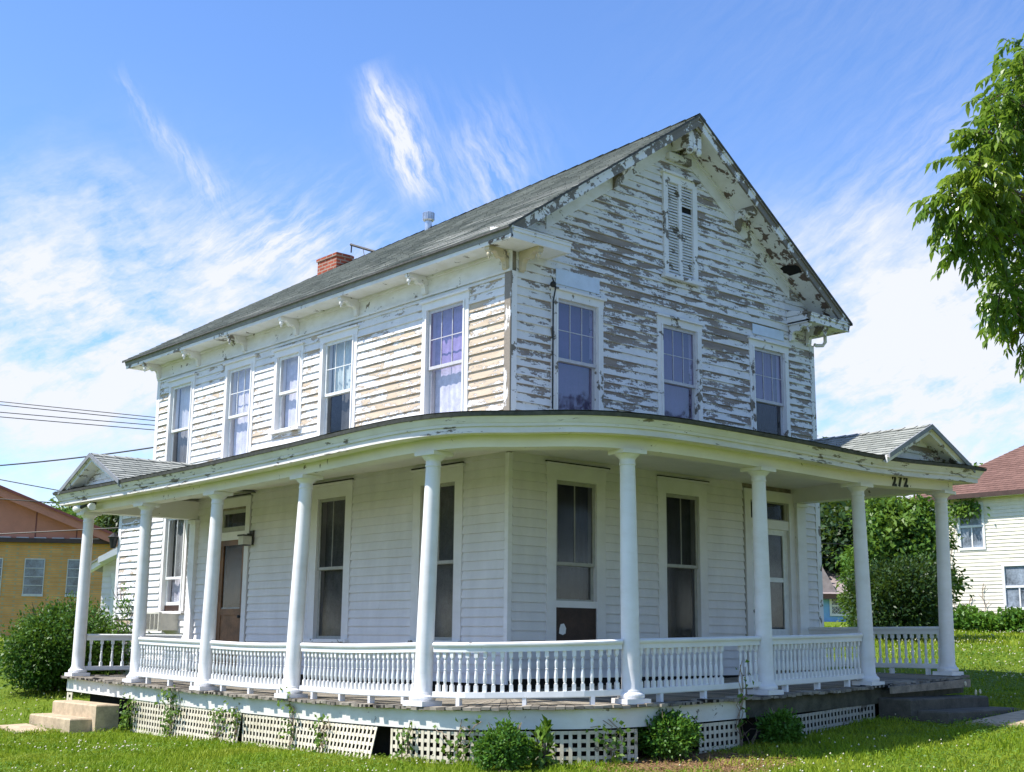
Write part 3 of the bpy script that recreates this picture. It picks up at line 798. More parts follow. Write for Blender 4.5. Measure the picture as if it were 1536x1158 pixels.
# old wire stub and insulator by the first gable window
mb = MB(); mb.tube([(.72, -.05, 6.45), (.74, -.10, 6.30), (.73, -.06, 6.12), (.735, -.05, 4.6)], .011, 6); mb.ball((.70, -.09, 6.34), .045, 8, 6); mb.build('wire_stub', M['iron'], house)

# rear wing, one storey
mb = MB(); clapboards(mb, PL, L + .03, 11.75, .6, 3.9, n0=.0, seed=21); mb.box(PL, L, 11.75, -.03, -.002, .2, 4.2)
mb.box(PL, 11.66, 11.78, 0, .03, .5, 3.95)
mb.box(PW, 0.03, 3.2, 11.74, 11.77, .2, 4.2)
mb.hexa([(-.25, L + .0, 3.95), (3.2, L, 4.0), (3.2, 12.0, 4.0), (-.25, 12.0, 3.95), (-.25, L, 4.0), (3.2, L, 4.75), (3.2, 12.0, 4.75), (-.25, 12.0, 4.0)])
mb.build('rear_wing', M['side'], house)
# ------------------------------------------------------------------ ground heights
CAM = np.array([-10.9054, -12.5049, 1.53966])
GP = np.array([(-2.1, -1.1, .20), (-.7, -2.8, .25), (-1.9, 3.5, .10), (-2.5, 7.6, .08), (3.2, -2.7, .44), (4.3, -2.7, .54), (5.6, -3.4, .56), (10.8, -.4, 1.06),
               (29, 9.7, 1.85), (20, 5, 1.55), (33.5, 18.5, 2.25), (6.1, 32.4, 1.3), (-1.6, 12.8, .46), (.5, 11.5, .66), (2, 16.5, 1.05), (-10.9, -12.5, -.02), (0, -12, .14), (10, -9, .72),
               (-15, 0, -.02), (-8, 10, .12), (3, 5, .5), (-5, -5, .06), (30, -8, 1.6), (0, 40, 1.5), (40, 30, 2.6), (-20, 25, .6), (18, 30, 1.9)], float)
def _tps(P, lam=.02):
    n = len(P); d = np.hypot(P[:, None, 0] - P[None, :, 0], P[:, None, 1] - P[None, :, 1])
    K = np.where(d > 0, d * d * np.log(np.maximum(d, 1e-9)), 0) + lam * n * np.eye(n)
    A = np.zeros((n + 3, n + 3)); A[:n, :n] = K; A[:n, n] = 1; A[:n, n + 1:] = P[:, :2]; A[n:, :n] = A[:n, n:].T
    return np.linalg.solve(A, np.concatenate([P[:, 2], np.zeros(3)]))
_w = _tps(GP)
def gz(x, y):
    x = np.clip(np.asarray(x, float), -22, 45); y = np.clip(np.asarray(y, float), -16, 45)
    d = np.hypot(x[..., None] - GP[:, 0], y[..., None] - GP[:, 1])
    k = np.where(d > 0, d * d * np.log(np.maximum(d, 1e-9)), 0)
    return k @ _w[:-3] + _w[-3] + _w[-2] * x + _w[-1] * y

# ------------------------------------------------------------------ porch path
CP = np.array([(-2.0, 8.6, 3.56, .835), (-1.97, 6.45, 3.56, .80), (-1.95, 4.2, 3.57, .765), (-1.96, 1.8, 3.60, .755), (-2.03, -1.0, 3.62, .785),
               (-1.49, -2.0, 3.62, .815), (-.57, -2.68, 3.62, .845), (1.75, -2.70, 3.635, .895), (4.2, -2.5, 3.665, .955), (6.2, -2.6, 3.72, 1.065)])
ND = 14
def crom(P, n):
    Q = np.vstack([2 * P[0] - P[1], P, 2 * P[-1] - P[-2]]); o = []
    for i in range(1, len(Q) - 2):
        a, b, c, d = Q[i - 1:i + 3]
        for k in range(n):
            t = k / n
            o.append(.5 * (2 * b + (c - a) * t + (2 * a - 5 * b + 4 * c - d) * t * t + (3 * b - a - 3 * c + d) * t ** 3))
    o.append(P[-1]); return np.array(o)
DP = crom(CP, ND)
FULL = np.vstack([[0.0, 8.6, 3.57, .84], DP, [6.2, 0.0, 3.72, 1.05]])
seg = np.diff(FULL[:, :2], axis=0); seg /= np.linalg.norm(seg, axis=1)[:, None]
sn = np.stack([seg[:, 1], -seg[:, 0]], 1)
NR = np.zeros((len(FULL), 2)); NR[0] = sn[0]; NR[-1] = sn[-1]
for i in range(1, len(FULL) - 1):
    m = sn[i - 1] + sn[i]; m /= np.linalg.norm(m); NR[i] = m / max(.35, m @ sn[i])
SL_ = np.concatenate([[0], np.cumsum(np.linalg.norm(np.diff(FULL[:, :2], axis=0), axis=1))])
def off(i, d): return FULL[i, 0] + NR[i, 0] * d, FULL[i, 1] + NR[i, 1] * d
def sweep(mb, prof, zi, i0=0, i1=None, closed=True, caps=True):
    i1 = len(FULL) - 1 if i1 is None else i1; n = len(prof); vs = []
    for i in range(i0, i1 + 1):
        for d, z in prof:
            x, y = off(i, d); vs.append((x, y, FULL[i, zi] + z))
    fs = []; m = i1 - i0
    for i in range(m):
        for k in range(n if closed else n - 1):
            a = i * n + k; b = i * n + (k + 1) % n
            fs.append((a, b, b + n, a + n))
    if caps and closed: fs += [tuple(range(n))[::-1], tuple(range(m * n, m * n + n))]
    mb.add(vs, fs)
def inner(i):
    x, y = FULL[i, :2]
    return (min(max(x, 0), 6.2) if y < 0 else 0.0, min(max(y, 0), 8.6))

# beam
mb = MB(); sweep(mb, [(-.12, 0), (.12, 0), (.12, .32), (-.12, .32)], 2); mb.build('porch_beam', M['beam'], house)
mb = MB(); sweep(mb, [(.118, .135), (.365, .135), (.365, .155), (.118, .155)], 2); mb.build('porch_soffit', M['beam'], house)
mb = MB()
sweep(mb, [(.34, .120), (.372, .120), (.372, .190), (.34, .190)], 2)
sweep(mb, [(.36, .190), (.392, .190), (.400, .225), (.36, .225)], 2)
sweep(mb, [(.36, .2255), (.405, .2255), (.425, .262), (.445, .295), (.36, .295)], 2)
mb.build('porch_cornice', M['porch_trim'], house)
mb = MB(); sweep(mb, [(.40, .296), (.462, .296), (.474, .338), (.40, .338)], 2); mb.build('porch_roof_edge', M['shingle_edge'], house)
# ceiling and roof
mb = MB(); n = len(FULL)
for i in range(n - 1):
    a, b = off(i, -.11), off(i + 1, -.11); c, d = inner(i + 1), inner(i)
    mb.face([(*a, FULL[i, 2] + .30), (*b, FULL[i + 1, 2] + .30), (*c, 3.945), (*d, 3.945)])
mb.build('porch_ceiling', M['ceiling'], house)
mb = MB(); NCR = 14
for i in range(n - 1):
    for k in range(NCR):
        t0, t1 = k / NCR, (k + 1.1) / NCR if k < NCR - 1 else 1
        a, b = off(i, .474), off(i + 1, .474); c, d = inner(i + 1), inner(i)
        za0, zb0 = FULL[i, 2] + .339, FULL[i + 1, 2] + .339
        Pt = lambda p, q, za, t, h: (p[0] + (q[0] - p[0]) * t, p[1] + (q[1] - p[1]) * t, za + (4.38 - za) * t + h)
        u0, u1 = SL_[i], SL_[i + 1]
        mb.face([Pt(a, d, za0, t0, .010), Pt(b, c, zb0, t0, .010), Pt(b, c, zb0, t1, .001), Pt(a, d, za0, t1, .001)], [(u0, k + .01), (u1, k + .01), (u1, k + .99), (u0, k + .99)])
proof = mb.build('porch_roof', M['porch_roof'], house)

# gablets over the two flights of steps
def gablet(F, c, hw, nf, zb, zp, back, zback, name, side_pts):
    mb = MB()
    sl = (zp - zb) / hw
    for s in (-1, 1):
        e = c + s * (hw + .05)
        P00 = F(e, nf + .05, zb - .05 * sl); P10 = F(e, back, zb - .05 * sl); P01 = F(c, nf + .05, zp); P11 = F(c, back, zp)
        courses(mb, P00, P10, P01, P11, exp=.115, thick=.012, seed=6 + s, seg=.31, wob=.004)
        mb.face([Vector(P00) - Vector((0, 0, .004)), Vector(P10) - Vector((0, 0, .004)), Vector(P11) - Vector((0, 0, .004)), Vector(P01) - Vector((0, 0, .004))], [(0, .5)] * 4)
        k = 0
    for k in range(int(abs(nf - back) / .2)):
        nn = nf + .04 - k * .2
        for s in (-1, 1):
            mb.face([F(c, nn, zp + .022), F(c, nn - .21, zp + .012), F(c + s * .10, nn - .21, zp - .1 * sl + .016), F(c + s * .10, nn, zp - .1 * sl + .026)], [(k * .2, .1), (k * .2 + .2, .1), (k * .2 + .2, .9), (k * .2, .9)])
    g = mb.build(name, M['porch_roof'], house)
    mb = MB()
    for s in (-1, 1):
        e = c + s * (hw + .05); ez = zb - .05 * sl
        mb.hexa([F(e, nf + .02, ez - .115), F(c, nf + .02, zp - .115), F(c, nf - .01, zp - .115), F(e, nf - .01, ez - .115),
                 F(e, nf + .02, ez - .04), F(c, nf + .02, zp - .04), F(c, nf - .01, zp - .04), F(e, nf - .01, ez - .04)])
        mb.hexa([F(e, nf + .045, ez - .04), F(c, nf + .045, zp - .04), F(c, nf - .01, zp - .04), F(e, nf - .01, ez - .04),
                 F(e, nf + .05, ez - .003), F(c, nf + .05, zp - .003), F(c, nf - .01, zp - .003), F(e, nf - .01, ez - .003)])
        mb.hexa([F(e, nf, ez - .10), F(c, nf, zp - .10), F(c, nf - .25, zp - .10), F(e, nf - .25, ez - .10), F(e, nf, ez - .08), F(c, nf, zp - .08), F(c, nf - .25, zp - .08), F(e, nf - .25, ez - .08)])
    mb.build('gablet_fascia', M['trim_worn'], g)
    mb = MB()
    for s in (-1, 1):
        e = c + s * (hw + .06); ez = zb - .06 * sl
        mb.hexa([F(e, nf + .072, ez - .05), F(c, nf + .072, zp - .05), F(c, nf + .051, zp - .05), F(e, nf + .051, ez - .05), F(e, nf + .075, ez + .018), F(c, nf + .075, zp + .018), F(c, nf + .051, zp + .018), F(e, nf + .051, ez + .018)])
    mb.build('gablet_drip_edge', M['slate'], g)
    mb = MB()
    lim = lambda z: (c - max(0, (zp - .09 - z) / sl), c + max(0, (zp - .09 - z) / sl))
    clapboards(mb, lambda u, n, z: F(u, nf - .22 + n, z), c - hw, c + hw, zb - .1, zp - .12, limit=lim, exp=.11, seed=31)
    mb.build('gablet_boards', M['gable'], g)
gablet(PL, 7.66, 1.13, 2.40, 3.92, 4.43, -.0, 4.4, 'porch_gablet', None)
gablet(PG, 5.28, 1.06, 2.99, 4.05, 4.55, .0, 4.4, 'porch_gablet', None)

# deck, skirt board
mb = MB()
for i in range(n - 1):
    a, b = off(i, .17), off(i + 1, .17); c, d = inner(i + 1), inner(i)
    mb.face([(*a, FULL[i, 3]), (*b, FULL[i + 1, 3]), (*c, FULL[i + 1, 3] + .02), (*d, FULL[i, 3] + .02)], [(SL_[i], 0), (SL_[i + 1], 0), (SL_[i + 1], 2), (SL_[i], 2)])
# ragged board ends along the edge
s = .2; rd = random.Random(5)
def path_at(sv):
    i = min(max(np.searchsorted(SL_, sv) - 1, 0), len(FULL) - 2); t = (sv - SL_[i]) / (SL_[i + 1] - SL_[i])
    P = FULL[i] * (1 - t) + FULL[i + 1] * t; N_ = NR[i] * (1 - t) + NR[i + 1] * t
    T = seg[i]
    return P, N_, T
while s < SL_[-1] - .2:
    w = .088; P, N_, T = path_at(s); P2, N2, _ = path_at(s + w * .94); e = .175 + rd.uniform(0, .05) + (.03 if rd.random() < .1 else 0); dz = rd.uniform(-.006, .012)
    q = [(P[0] + N_[0] * d, P[1] + N_[1] * d) for d in (.0, e)] + [(P2[0] + N2[0] * d, P2[1] + N2[1] * d) for d in (e, .0)]
    z0, z1 = P[3] + .006 + dz, P2[3] + .006 + dz
    mb.hexa([(*q[0], z0 - .034), (*q[1], z0 - .036), (*q[2], z1 - .036), (*q[3], z1 - .034), (*q[0], z0), (*q[1], z0 - .002 - rd.random() * .008), (*q[2], z1 - .002 - rd.random() * .008), (*q[3], z1)])
    for kf in range(len(mb.f) - 6, len(mb.f)): mb.uv[kf] = [(s + .04, .0), (s + .05, .1), (s + .05, .2), (s + .04, .15)]
    s += w
mb.build('deck', M['deck'], house)
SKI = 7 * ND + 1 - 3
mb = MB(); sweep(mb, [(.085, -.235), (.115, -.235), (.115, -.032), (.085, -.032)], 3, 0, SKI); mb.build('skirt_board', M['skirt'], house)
mb = MB(); sweep(mb, [(.085, -.235), (.113, -.235), (.113, -.032), (.085, -.032)], 3, SKI, len(FULL) - 1); mb.build('skirt_board', M['skirt_dark'], house)['label'] = 'mossy skirt board dark with shade along the right of the porch'
mb = MB(); sweep(mb, [(-.20, -1.2), (-.18, -1.2), (-.18, -.04), (-.20, -.04)], 3); mb.build('crawl_dark_sheet', M['dark'], house)  # near-black sheet standing for the unlit space behind the lattice

# ------------------------------------------------------------------ columns
COLS = [((-2.0, 8.6), (-2.0, 8.6)), ((-1.965, 6.45), (-1.975, 6.45)), ((-1.985, 4.22), (-1.945, 4.2)), ((-2.03, 1.845), (-1.96, 1.8)), ((-2.07, -.955), (-2.02, -1.0)),
        ((-.56, -2.70), (-.575, -2.685)), ((1.76, -2.72), (1.75, -2.71)), ((4.22, -2.53), (4.20, -2.50)), ((6.18, -2.57), (6.20, -2.60))]
def cpi(c): return c if c <= 4 else c + 1
def colz(i):
    k = cpi(i) * ND + 1
    return FULL[k, 3], FULL[k, 2], math.atan2(*(NR[k][::-1]))
for i, (b, t) in enumerate(COLS):
    zd, ztop, ang = colz(i)
    if i == 0: ang = math.pi
    if i == 8: ang = -math.pi / 2
    B = Vector((b[0], b[1], zd + .004)); T = Vector((t[0], t[1], ztop - .002)); H = (T - B).length
    def sq(mb, c, h, w, z0, z1):
        ca, sa = math.cos(ang), math.sin(ang); pts = [(c[0] + (x * ca - y * sa) * w, c[1] + (x * sa + y * ca) * w) for x, y in ((-1, -1), (1, -1), (1, 1), (-1, 1))]
        mb.hexa([(*p, z0) for p in pts] + [(*p, z1) for p in pts])
    mb = MB()
    prof = [(.055 + .08, .118), (.16, .104)] + [(.16 + (H - .16 - .17) * k / 12, .103 - .017 * (k / 12) ** 1.6) for k in range(1, 13)] + [(H - .165, .093), (H - .15, .094), (H - .14, .088), (H - .10, .088)]
    mb.lathe(B, T, prof, 24)
    col = mb.build('porch_column', M['column'], house, smooth=True, auto=40)
    mb = MB(); A = B + (T - B) * ((H - .102) / H)
    mb.lathe(A, T, [(0, .09), (.012, .098), (.03, .118), (.052, .138), (.058, .140)], 24); sq(mb, T, 0, .158, T.z - .046, T.z); mb.build('capital', M['column'], col)
    mb = MB(); sq(mb, B, 0, .155, B.z, B.z + .055)
    mb.lathe(B + Vector((0, 0, .054)), B + Vector((0, 0, .16)), [(0, .135), (.012, .146), (.03, .15), (.05, .144), (.062, .128), (.075, .118), (.095, .106)], 24); mb.build('column_base', M['column'], col)
# pilasters
mb = MB(); mb.box(PL, 8.44, 8.66, 0, .09, .84, 3.56); mb.box(PL, 8.41, 8.69, 0, .115, 3.50, 3.556); mb.build('pilaster', M['column'], house)
mb = MB(); mb.box(PG, 6.11, 6.34, 0, .09, .95, 3.72); mb.box(PG, 6.08, 6.37, 0, .115, 3.66, 3.716); mb.build('pilaster', M['column'], house)

# ------------------------------------------------------------------ balustrades
def baluster_mesh(h, r_=1.):
    mb = MB(); w = .021 * r_
    mb.box(PW, -w, w, -w, w, 0, h * .17); mb.box(PW, -w, w, -w, w, h * .86, h)
    p = [(.17, .014), (.19, .021), (.205, .012), (.225, .016), (.33, .0225), (.44, .020), (.54, .014), (.56, .019), (.575, .0125), (.60, .014), (.72, .0195), (.79, .016), (.815, .011), (.835, .021), (.86, .016)]
    mb.lathe((0, 0, 0), (0, 0, h), [(t * h, q * r_) for t, q in p], 8)
    return mb
BH = .425
first_bal = baluster_mesh(BH).build('baluster', M['rail'])
bal_me = first_bal.data; first_used = [False]; nbal = [0]
def rail_pts(i0, i1, d=0.): return [(FULL[k, 0], FULL[k, 1], FULL[k, 3]) for k in range(i0, i1 + 1)]
def railing(pts, skip=(), spacing=.095, trim0=.105, trim1=.105, single=True, label=None, feet=True, first=None, droop=None):
    P = np.array(pts); Ls = np.concatenate([[0], np.cumsum(np.linalg.norm(np.diff(P[:, :2], axis=0), axis=1))]); LT = Ls[-1]
    def at(s):
        k = min(max(np.searchsorted(Ls, s) - 1, 0), len(P) - 2); t = (s - Ls[k]) / (Ls[k + 1] - Ls[k]); q = P[k] * (1 - t) + P[k + 1] * t; T = P[k + 1] - P[k]; T = T / np.hypot(T[0], T[1])
        return q, T
    ss = [trim0 + (LT - trim0 - trim1) * k / 10 for k in range(11)]
    def run(mb, prof):
        vs = []; m = len(prof)
        for s_ in ss:
            q, T = at(s_); nx, ny = T[1], -T[0]
            sag = -.012 * math.sin(math.pi * s_ / LT) if droop else 0
            vs += [(q[0] + nx * d, q[1] + ny * d, q[2] + z + sag) for d, z in prof]
        fs = []
        for i in range(10):
            for k in range(m):
                a = i * m + k; b = i * m + (k + 1) % m; fs.append((a, b, b + m, a + m))
        fs += [tuple(range(m))[::-1], tuple(range(10 * m, 11 * m))]
        mb.add(vs, fs)
    mb = MB(); run(mb, [(-.05, .645), (.05, .645), (.058, .662), (.058, .678), (.035, .695), (-.035, .695), (-.058, .678), (-.058, .662)]); run(mb, [(-.036, .588), (.036, .588), (.036, .645), (-.036, .645)])
    r_ = mb.build('railing', M['rail'], house)
    if label: r_['label'] = label
    mb = MB(); run(mb, [(-.034, .095), (.034, .095), (.04, .105), (.04, .163), (-.04, .163), (-.04, .105)])
    mb.build('bottom_rail', M['rail'], r_)
    if feet:
        nf = max(1, int(LT / .62))
        for k in range(nf):
            mb = MB()
            q, T = at(LT * (k + .6) / (nf + .2)); F = lambda u, nn, z: (q[0] + T[0] * u + T[1] * nn, q[1] + T[1] * u - T[0] * nn, q[2] + z)
            mb.box(F, -.022, .022, -.035, .035, .003, .097)
            mb.build('rail_foot', M['rail'], r_)
    nb = int(round((LT - trim0 - trim1) / spacing)); allmb = MB()
    for k in range(nb):
        if k in skip: continue
        s_ = trim0 + (LT - trim0 - trim1) * (k + .5) / nb
        q, T = at(s_); ang = math.atan2(T[1], T[0])
        sag = -.012 * math.sin(math.pi * s_ / LT) if droop else 0
        tilt = random.uniform(-.012, .012)
        if single and nbal[0] < 98:
            o = first_bal if not first_used[0] else first_bal.copy()
            if first_used[0]: COL.objects.link(o)
            first_used[0] = True; nbal[0] += 1
            o.parent = r_; o.location = (q[0], q[1], q[2] + .163 + sag); o.rotation_euler = (tilt, random.uniform(-.012, .012), ang)
        else:
            base = baluster_mesh(BH); c, s2 = math.cos(ang), math.sin(ang)
            allmb.add([(q[0] + v[0] * c - v[1] * s2, q[1] + v[0] * s2 + v[1] * c, q[2] + .163 + v[2] + sag) for v in base.v], base.f)
    if allmb.v:
        o = allmb.build('balusters', M['rail'], r_); o['kind'] = 'stuff'
    return r_
def idx(c): return cpi(c) * ND + 1
railing(rail_pts(idx(4), idx(5)), droop=True, label='curved railing at the corner of the porch')
railing(rail_pts(idx(3), idx(4)), droop=True)
railing(rail_pts(idx(5), idx(6)), skip=(15, 16, 17), label='railing with a gap where balusters are missing')
railing(rail_pts(idx(6), idx(7)))
railing(rail_pts(idx(2), idx(3)), single=False, droop=True)
railing(rail_pts(idx(1), idx(2)), single=False)
railing([(6.2, -2.6, 1.065), (6.2, -.09, 1.05)], spacing=.112, single=False)
railing([(-.09, 8.55, .84), (-2.0, 8.6, .835)], spacing=.19, single=False, feet=False)

# house number on the beam (272)
for k, chx in enumerate('272'):
    cu = bpy.data.curves.new('digit', 'FONT'); cu.body = chx; cu.size = .215; cu.extrude = .006; cu.offset = .009; cu.align_x = 'CENTER'
    tmp = bpy.data.objects.new('tmp', cu); COL.objects.link(tmp); dg = bpy.context.evaluated_depsgraph_get()
    me = bpy.data.meshes.new_from_object(tmp.evaluated_get(dg)); bpy.data.objects.remove(tmp)
    o = bpy.data.objects.new('house_number', me); COL.objects.link(o); me.materials.append(M['iron']); o.parent = house
    P, N_, T = path_at(SL_[idx(7)] + .72 + k * .135)
    o.location = (P[0] + N_[0] * .128, P[1] + N_[1] * .128, P[2] + .012); o.rotation_euler = (math.pi / 2, 0, math.atan2(T[1], T[0]))
    o.scale = (.85, 1, 1)

# hook in the porch ceiling
mb = MB(); hx0, hy0 = -1.2, .3
mb.tube([(hx0, hy0, 3.93), (hx0, hy0, 3.86)] + [(hx0 + .035 * math.sin(a), hy0, 3.825 + .035 * math.cos(a)) for a in [k * .5 for k in range(0, 10)]], .006, 6); mb.build('ceiling_hook', M['iron'], house)

# ------------------------------------------------------------------ things on the house
t = thing('floodlight', 'twin black and white floodlight under the porch beam above the left steps', 'floodlight', (-2.13, 8.12, 3.70))
P0 = (-2.13, 8.12, 3.70)
mb = MB(); mb.lathe((-2.12, 8.12, 3.65), (-2.12, 8.12, 3.73), [(0, .05), (.08, .05)], 12); mb.tube([(-2.12, 8.12, 3.68), (-2.20, 8.12, 3.66), (-2.25, 8.12, 3.63)], .016, 8); mb.build('mount', M['iron'], t, P0)
for s in (-1, 1):
    mb = MB(); A = Vector((-2.25, 8.12, 3.64)); B_2 = A + Vector((-.05, s * .34, -.055)); mb.tube([A, A.lerp(B_2, .5)], [.022, .03], 10); mb.build('lamp_arm', M['iron'], t, P0)
    mb = MB(); q = A.lerp(B_2, .5); mb.tube([q, q.lerp(B_2, .2), q.lerp(B_2, .8), B_2], [.03, .05, .065, .06], 12); mb.build('lamp_head', M['bulb'], t, P0)

t = thing('wall_lantern', 'small boxy brown lantern on the wall right of the brown side door', 'wall lamp', (-.03, 6.52, 3.1))
P0 = (-.03, 6.52, 3.1)
mb = MB(); mb.box(PL, 6.46, 6.58, .022, .045, 3.02, 3.26); mb.box(PL, 6.50, 6.54, .045, .12, 3.18, 3.21); mb.build('back_plate', M['door_dark'], t, P0)
mb = MB(); mb.box(PL, 6.44, 6.60, .08, .24, 3.02, 3.16); mb.build('lamp_body', M['ac'], t, P0)
mb = MB(); mb.box(PL, 6.425, 6.615, .065, .255, 3.16, 3.185); mb.box(PL, 6.45, 6.59, .09, .23, 3.005, 3.02); mb.build('lamp_cap', M['door_dark'], t, P0)

t = thing('yard_lamp', 'dark lantern on the corner of the low rear wing', 'wall lamp', (.0, 11.8, 3.3))
P0 = (.0, 11.8, 3.3)
mb = MB(); mb.lathe((-.10, 11.83, 3.2), (-.10, 11.83, 3.5), [(0, .05), (.2, .09), (.22, .12), (.30, .02)], 10); mb.build('lamp_shade', M['iron'], t, P0)
mb = MB(); mb.tube([(0, 11.79, 3.35), (-.03, 11.83, 3.52), (-.10, 11.83, 3.5)], .014, 6); mb.build('lamp_bracket', M['iron'], t, P0)

t = thing('air_conditioner', 'beige window air conditioner in the tall window left of the porch', 'air conditioner', (-.2, 9.33, 1.62))
P0 = (-.2, 9.33, 1.62); u0, u1 = 8.99, 9.67; zb, zt = 1.585, 1.925
mb = MB(); mb.box(PL, u0 + .02, u1 - .02, .0, .40, zb + .02, zt - .02); mb.box(PL, u0, u1, .36, .415, zb, zb + .03); mb.box(PL, u0, u1, .36, .415, zt - .03, zt); mb.box(PL, u0, u0 + .03, .36, .415, zb + .03, zt - .03); mb.box(PL, u1 - .03, u1, .36, .415, zb + .03, zt - .03)
mb.build('housing', M['ac'], t, P0)
mb = MB(); mb.box(PL, u0 + .04, u1 - .04, .40, .404, zb + .04, zt - .04)
for k in range(7): mb.box(PL, u1 - .021, u1 - .018, .06, .33, zb + .05 + k * .036, zb + .064 + k * .036)
mb.build('coil', M['ac_dark'], t, P0)
mb = MB()
for k in range(1, 4): x = u0 + (u1 - u0) * k / 4; mb.box(PL, x - .008, x + .008, .404, .414, zb + .03, zt - .03)
for k in range(15): z = zb + .045 + k * .018; mb.box(PL, u0 + .03, u1 - .03, .404, .409, z, z + .004)
mb.build('grille', M['ac'], t, P0)
mb = MB(); mb.tube([(-.05, u0 + .06, 1.4), (-.30, u0 + .06, 1.58)], .012, 6); mb.tube([(-.05, u1 - .06, 1.4), (-.30, u1 - .06, 1.58)], .012, 6); mb.build('support_bracket', M['zinc'], t, P0)

# bent aerial on the ridge
t = thing('roof_aerial', 'thin bent black aerial lying along the roof ridge beside the chimney', 'aerial', (3.4, 8.2, 9.2))
P0 = (3.4, 8.2, 9.2)
mb = MB(); mb.tube([(3.4, 7.9, 9.15), (3.4, 8.95, 9.57), (3.4, 9.02, 9.60)], [.03, .03, .03], 6); mb.build('mast', M['iron'], t, P0)
mb = MB(); mb.tube([(3.4, 8.99, 9.61), (3.4, 9.0, 9.42)], .016, 6); mb.tube([(3.38, 8.55, 9.42), (3.36, 8.42, 9.15)], .007, 5); mb.build('stay', M['iron'], t, P0)

# ------------------------------------------------------------------ lattice panels under the porch
def lattice(s0, s1, label, mat='lattice', tilt=0., dout=.10, ztop=-.235, drop=.0, pitch=.086, hole=.049, skew=0.):
    P, N_, T = path_at((s0 + s1) / 2)
    gzv = float(gz(P[0] + N_[0] * .1, P[1] + N_[1] * .1))
    org = (P[0] + N_[0] * dout, P[1] + N_[1] * dout, gzv)
    root = thing('lattice_panel', label, 'lattice panel', org, 'lattice panels under the porch')
    st = pitch - hole; mb = MB()
    def pt(s, f, d):     # f: 0 top .. metres down
        P, N_, T = path_at(s); g = float(gz(P[0] + N_[0] * .1, P[1] + N_[1] * .1)) - .03
        tp = P[3] + ztop - drop; k = (tp - f)
        dd = dout + d + tilt * (f / .4) * (s - s0) / (s1 - s0)
        return (P[0] + N_[0] * dd, P[1] + N_[1] * dd, k + skew * (s - s0))
    P, N_, T = path_at(s0); h0 = P[3] + ztop - float(gz(P[0] + N_[0] * .1, P[1] + N_[1] * .1)) + .03
    P, N_, T = path_at(s1); h1 = P[3] + ztop - float(gz(P[0] + N_[0] * .1, P[1] + N_[1] * .1)) + .03
    H = max(h0, h1) - drop; m = max(2, int(round(H / pitch)))
    ns = int((s1 - s0) / pitch)
    for k in range(ns + 1):
        s = s0 + k * pitch
        ends = [0, H]
        mb.hexa([pt(s, H, .0), pt(s + st, H, .0), pt(s + st, H, .006), pt(s, H, .006), pt(s, 0, .0), pt(s + st, 0, .0), pt(s + st, 0, .006), pt(s, 0, .006)])
    o = mb.build('upright_strips', M[mat], root, org)
    mb = MB(); nseg = max(2, int((s1 - s0) / .25))
    for r_ in range(m + 1):
        f = min(r_ * pitch, H - st)
        for k in range(nseg):
            a, b = s0 + (ns * pitch + st) * k / nseg, s0 + (ns * pitch + st) * (k + 1) / nseg
            mb.hexa([pt(a, f + st, -.005), pt(b, f + st, -.005), pt(b, f + st, .001), pt(a, f + st, .001), pt(a, f, -.005), pt(b, f, -.005), pt(b, f, .001), pt(a, f, .001)])
    mb.build('cross_strips', M[mat], root, org)
    return root
sP = [SL_[idx(i)] for i in range(9)]
lattice(sP[0] + .0, sP[0] + .16, 'short scrap of lattice left of the concrete steps', drop=.02)
lattice(sP[0] + 2.28, sP[0] + 5.55, 'long vine grown lattice panel right of the left concrete steps', tilt=.06)
lattice(sP[0] + 5.62, sP[4] + -.80, 'lattice panel swinging loose between two dark gaps', tilt=.10, drop=.015)
lattice(sP[4] - .50, sP[5] + .0, 'curved cream lattice panel behind the leftmost front shrub', drop=.02)
lattice(sP[5] + .95, sP[6] - .65, 'narrow white lattice panel between the two right hand shrubs', drop=.02)
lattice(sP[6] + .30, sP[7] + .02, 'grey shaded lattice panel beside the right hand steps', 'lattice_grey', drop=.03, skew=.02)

# ------------------------------------------------------------------ steps
def slab(mb, F, u0, u1, n0, n1, z0, z1, b=.02):
    mb.box(F, u0, u1, n0, n1, z0, z1 - b); mb.hexa([F(u0, n0, z1 - b), F(u1, n0, z1 - b), F(u1, n1, z1 - b), F(u0, n1, z1 - b), F(u0 + b, n0, z1), F(u1 - b, n0, z1), F(u1 - b, n1 - b, z1), F(u0 + b, n1 - b, z1)])
t = thing('concrete_steps', 'two sunlit tan concrete steps at the left end of the porch', 'steps', (-2.6, 7.3, .05))
P0 = (-2.6, 7.3, .05)
mb = MB(); slab(mb, PL, 6.62, 8.3, 2.13, 2.50, -.1, .47); mb.build('upper_step', M['concrete'], t, P0)
mb = MB(); slab(mb, PL, 6.75, 8.35, 2.504, 2.84, -.1, .27); mb.build('lower_step', M['concrete'], t, P0)
t = thing('concrete_steps', 'dark shaded concrete steps between the two right hand columns', 'steps', (5.3, -3.0, .55))
P0 = (5.3, -3.0, .55)
M['concrete_dark'] = mat_plain('shade dark concrete', (.10, .09, .07), .9, .25, 5, .5)  # concrete darkened in colour to carry the shade on these steps
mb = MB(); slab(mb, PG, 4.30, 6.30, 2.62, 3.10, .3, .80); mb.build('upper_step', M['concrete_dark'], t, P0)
mb = MB(); slab(mb, PG, 4.45, 6.35, 3.104, 3.55, .3, .655); mb.build('lower_step', M['concrete_dark'], t, P0)
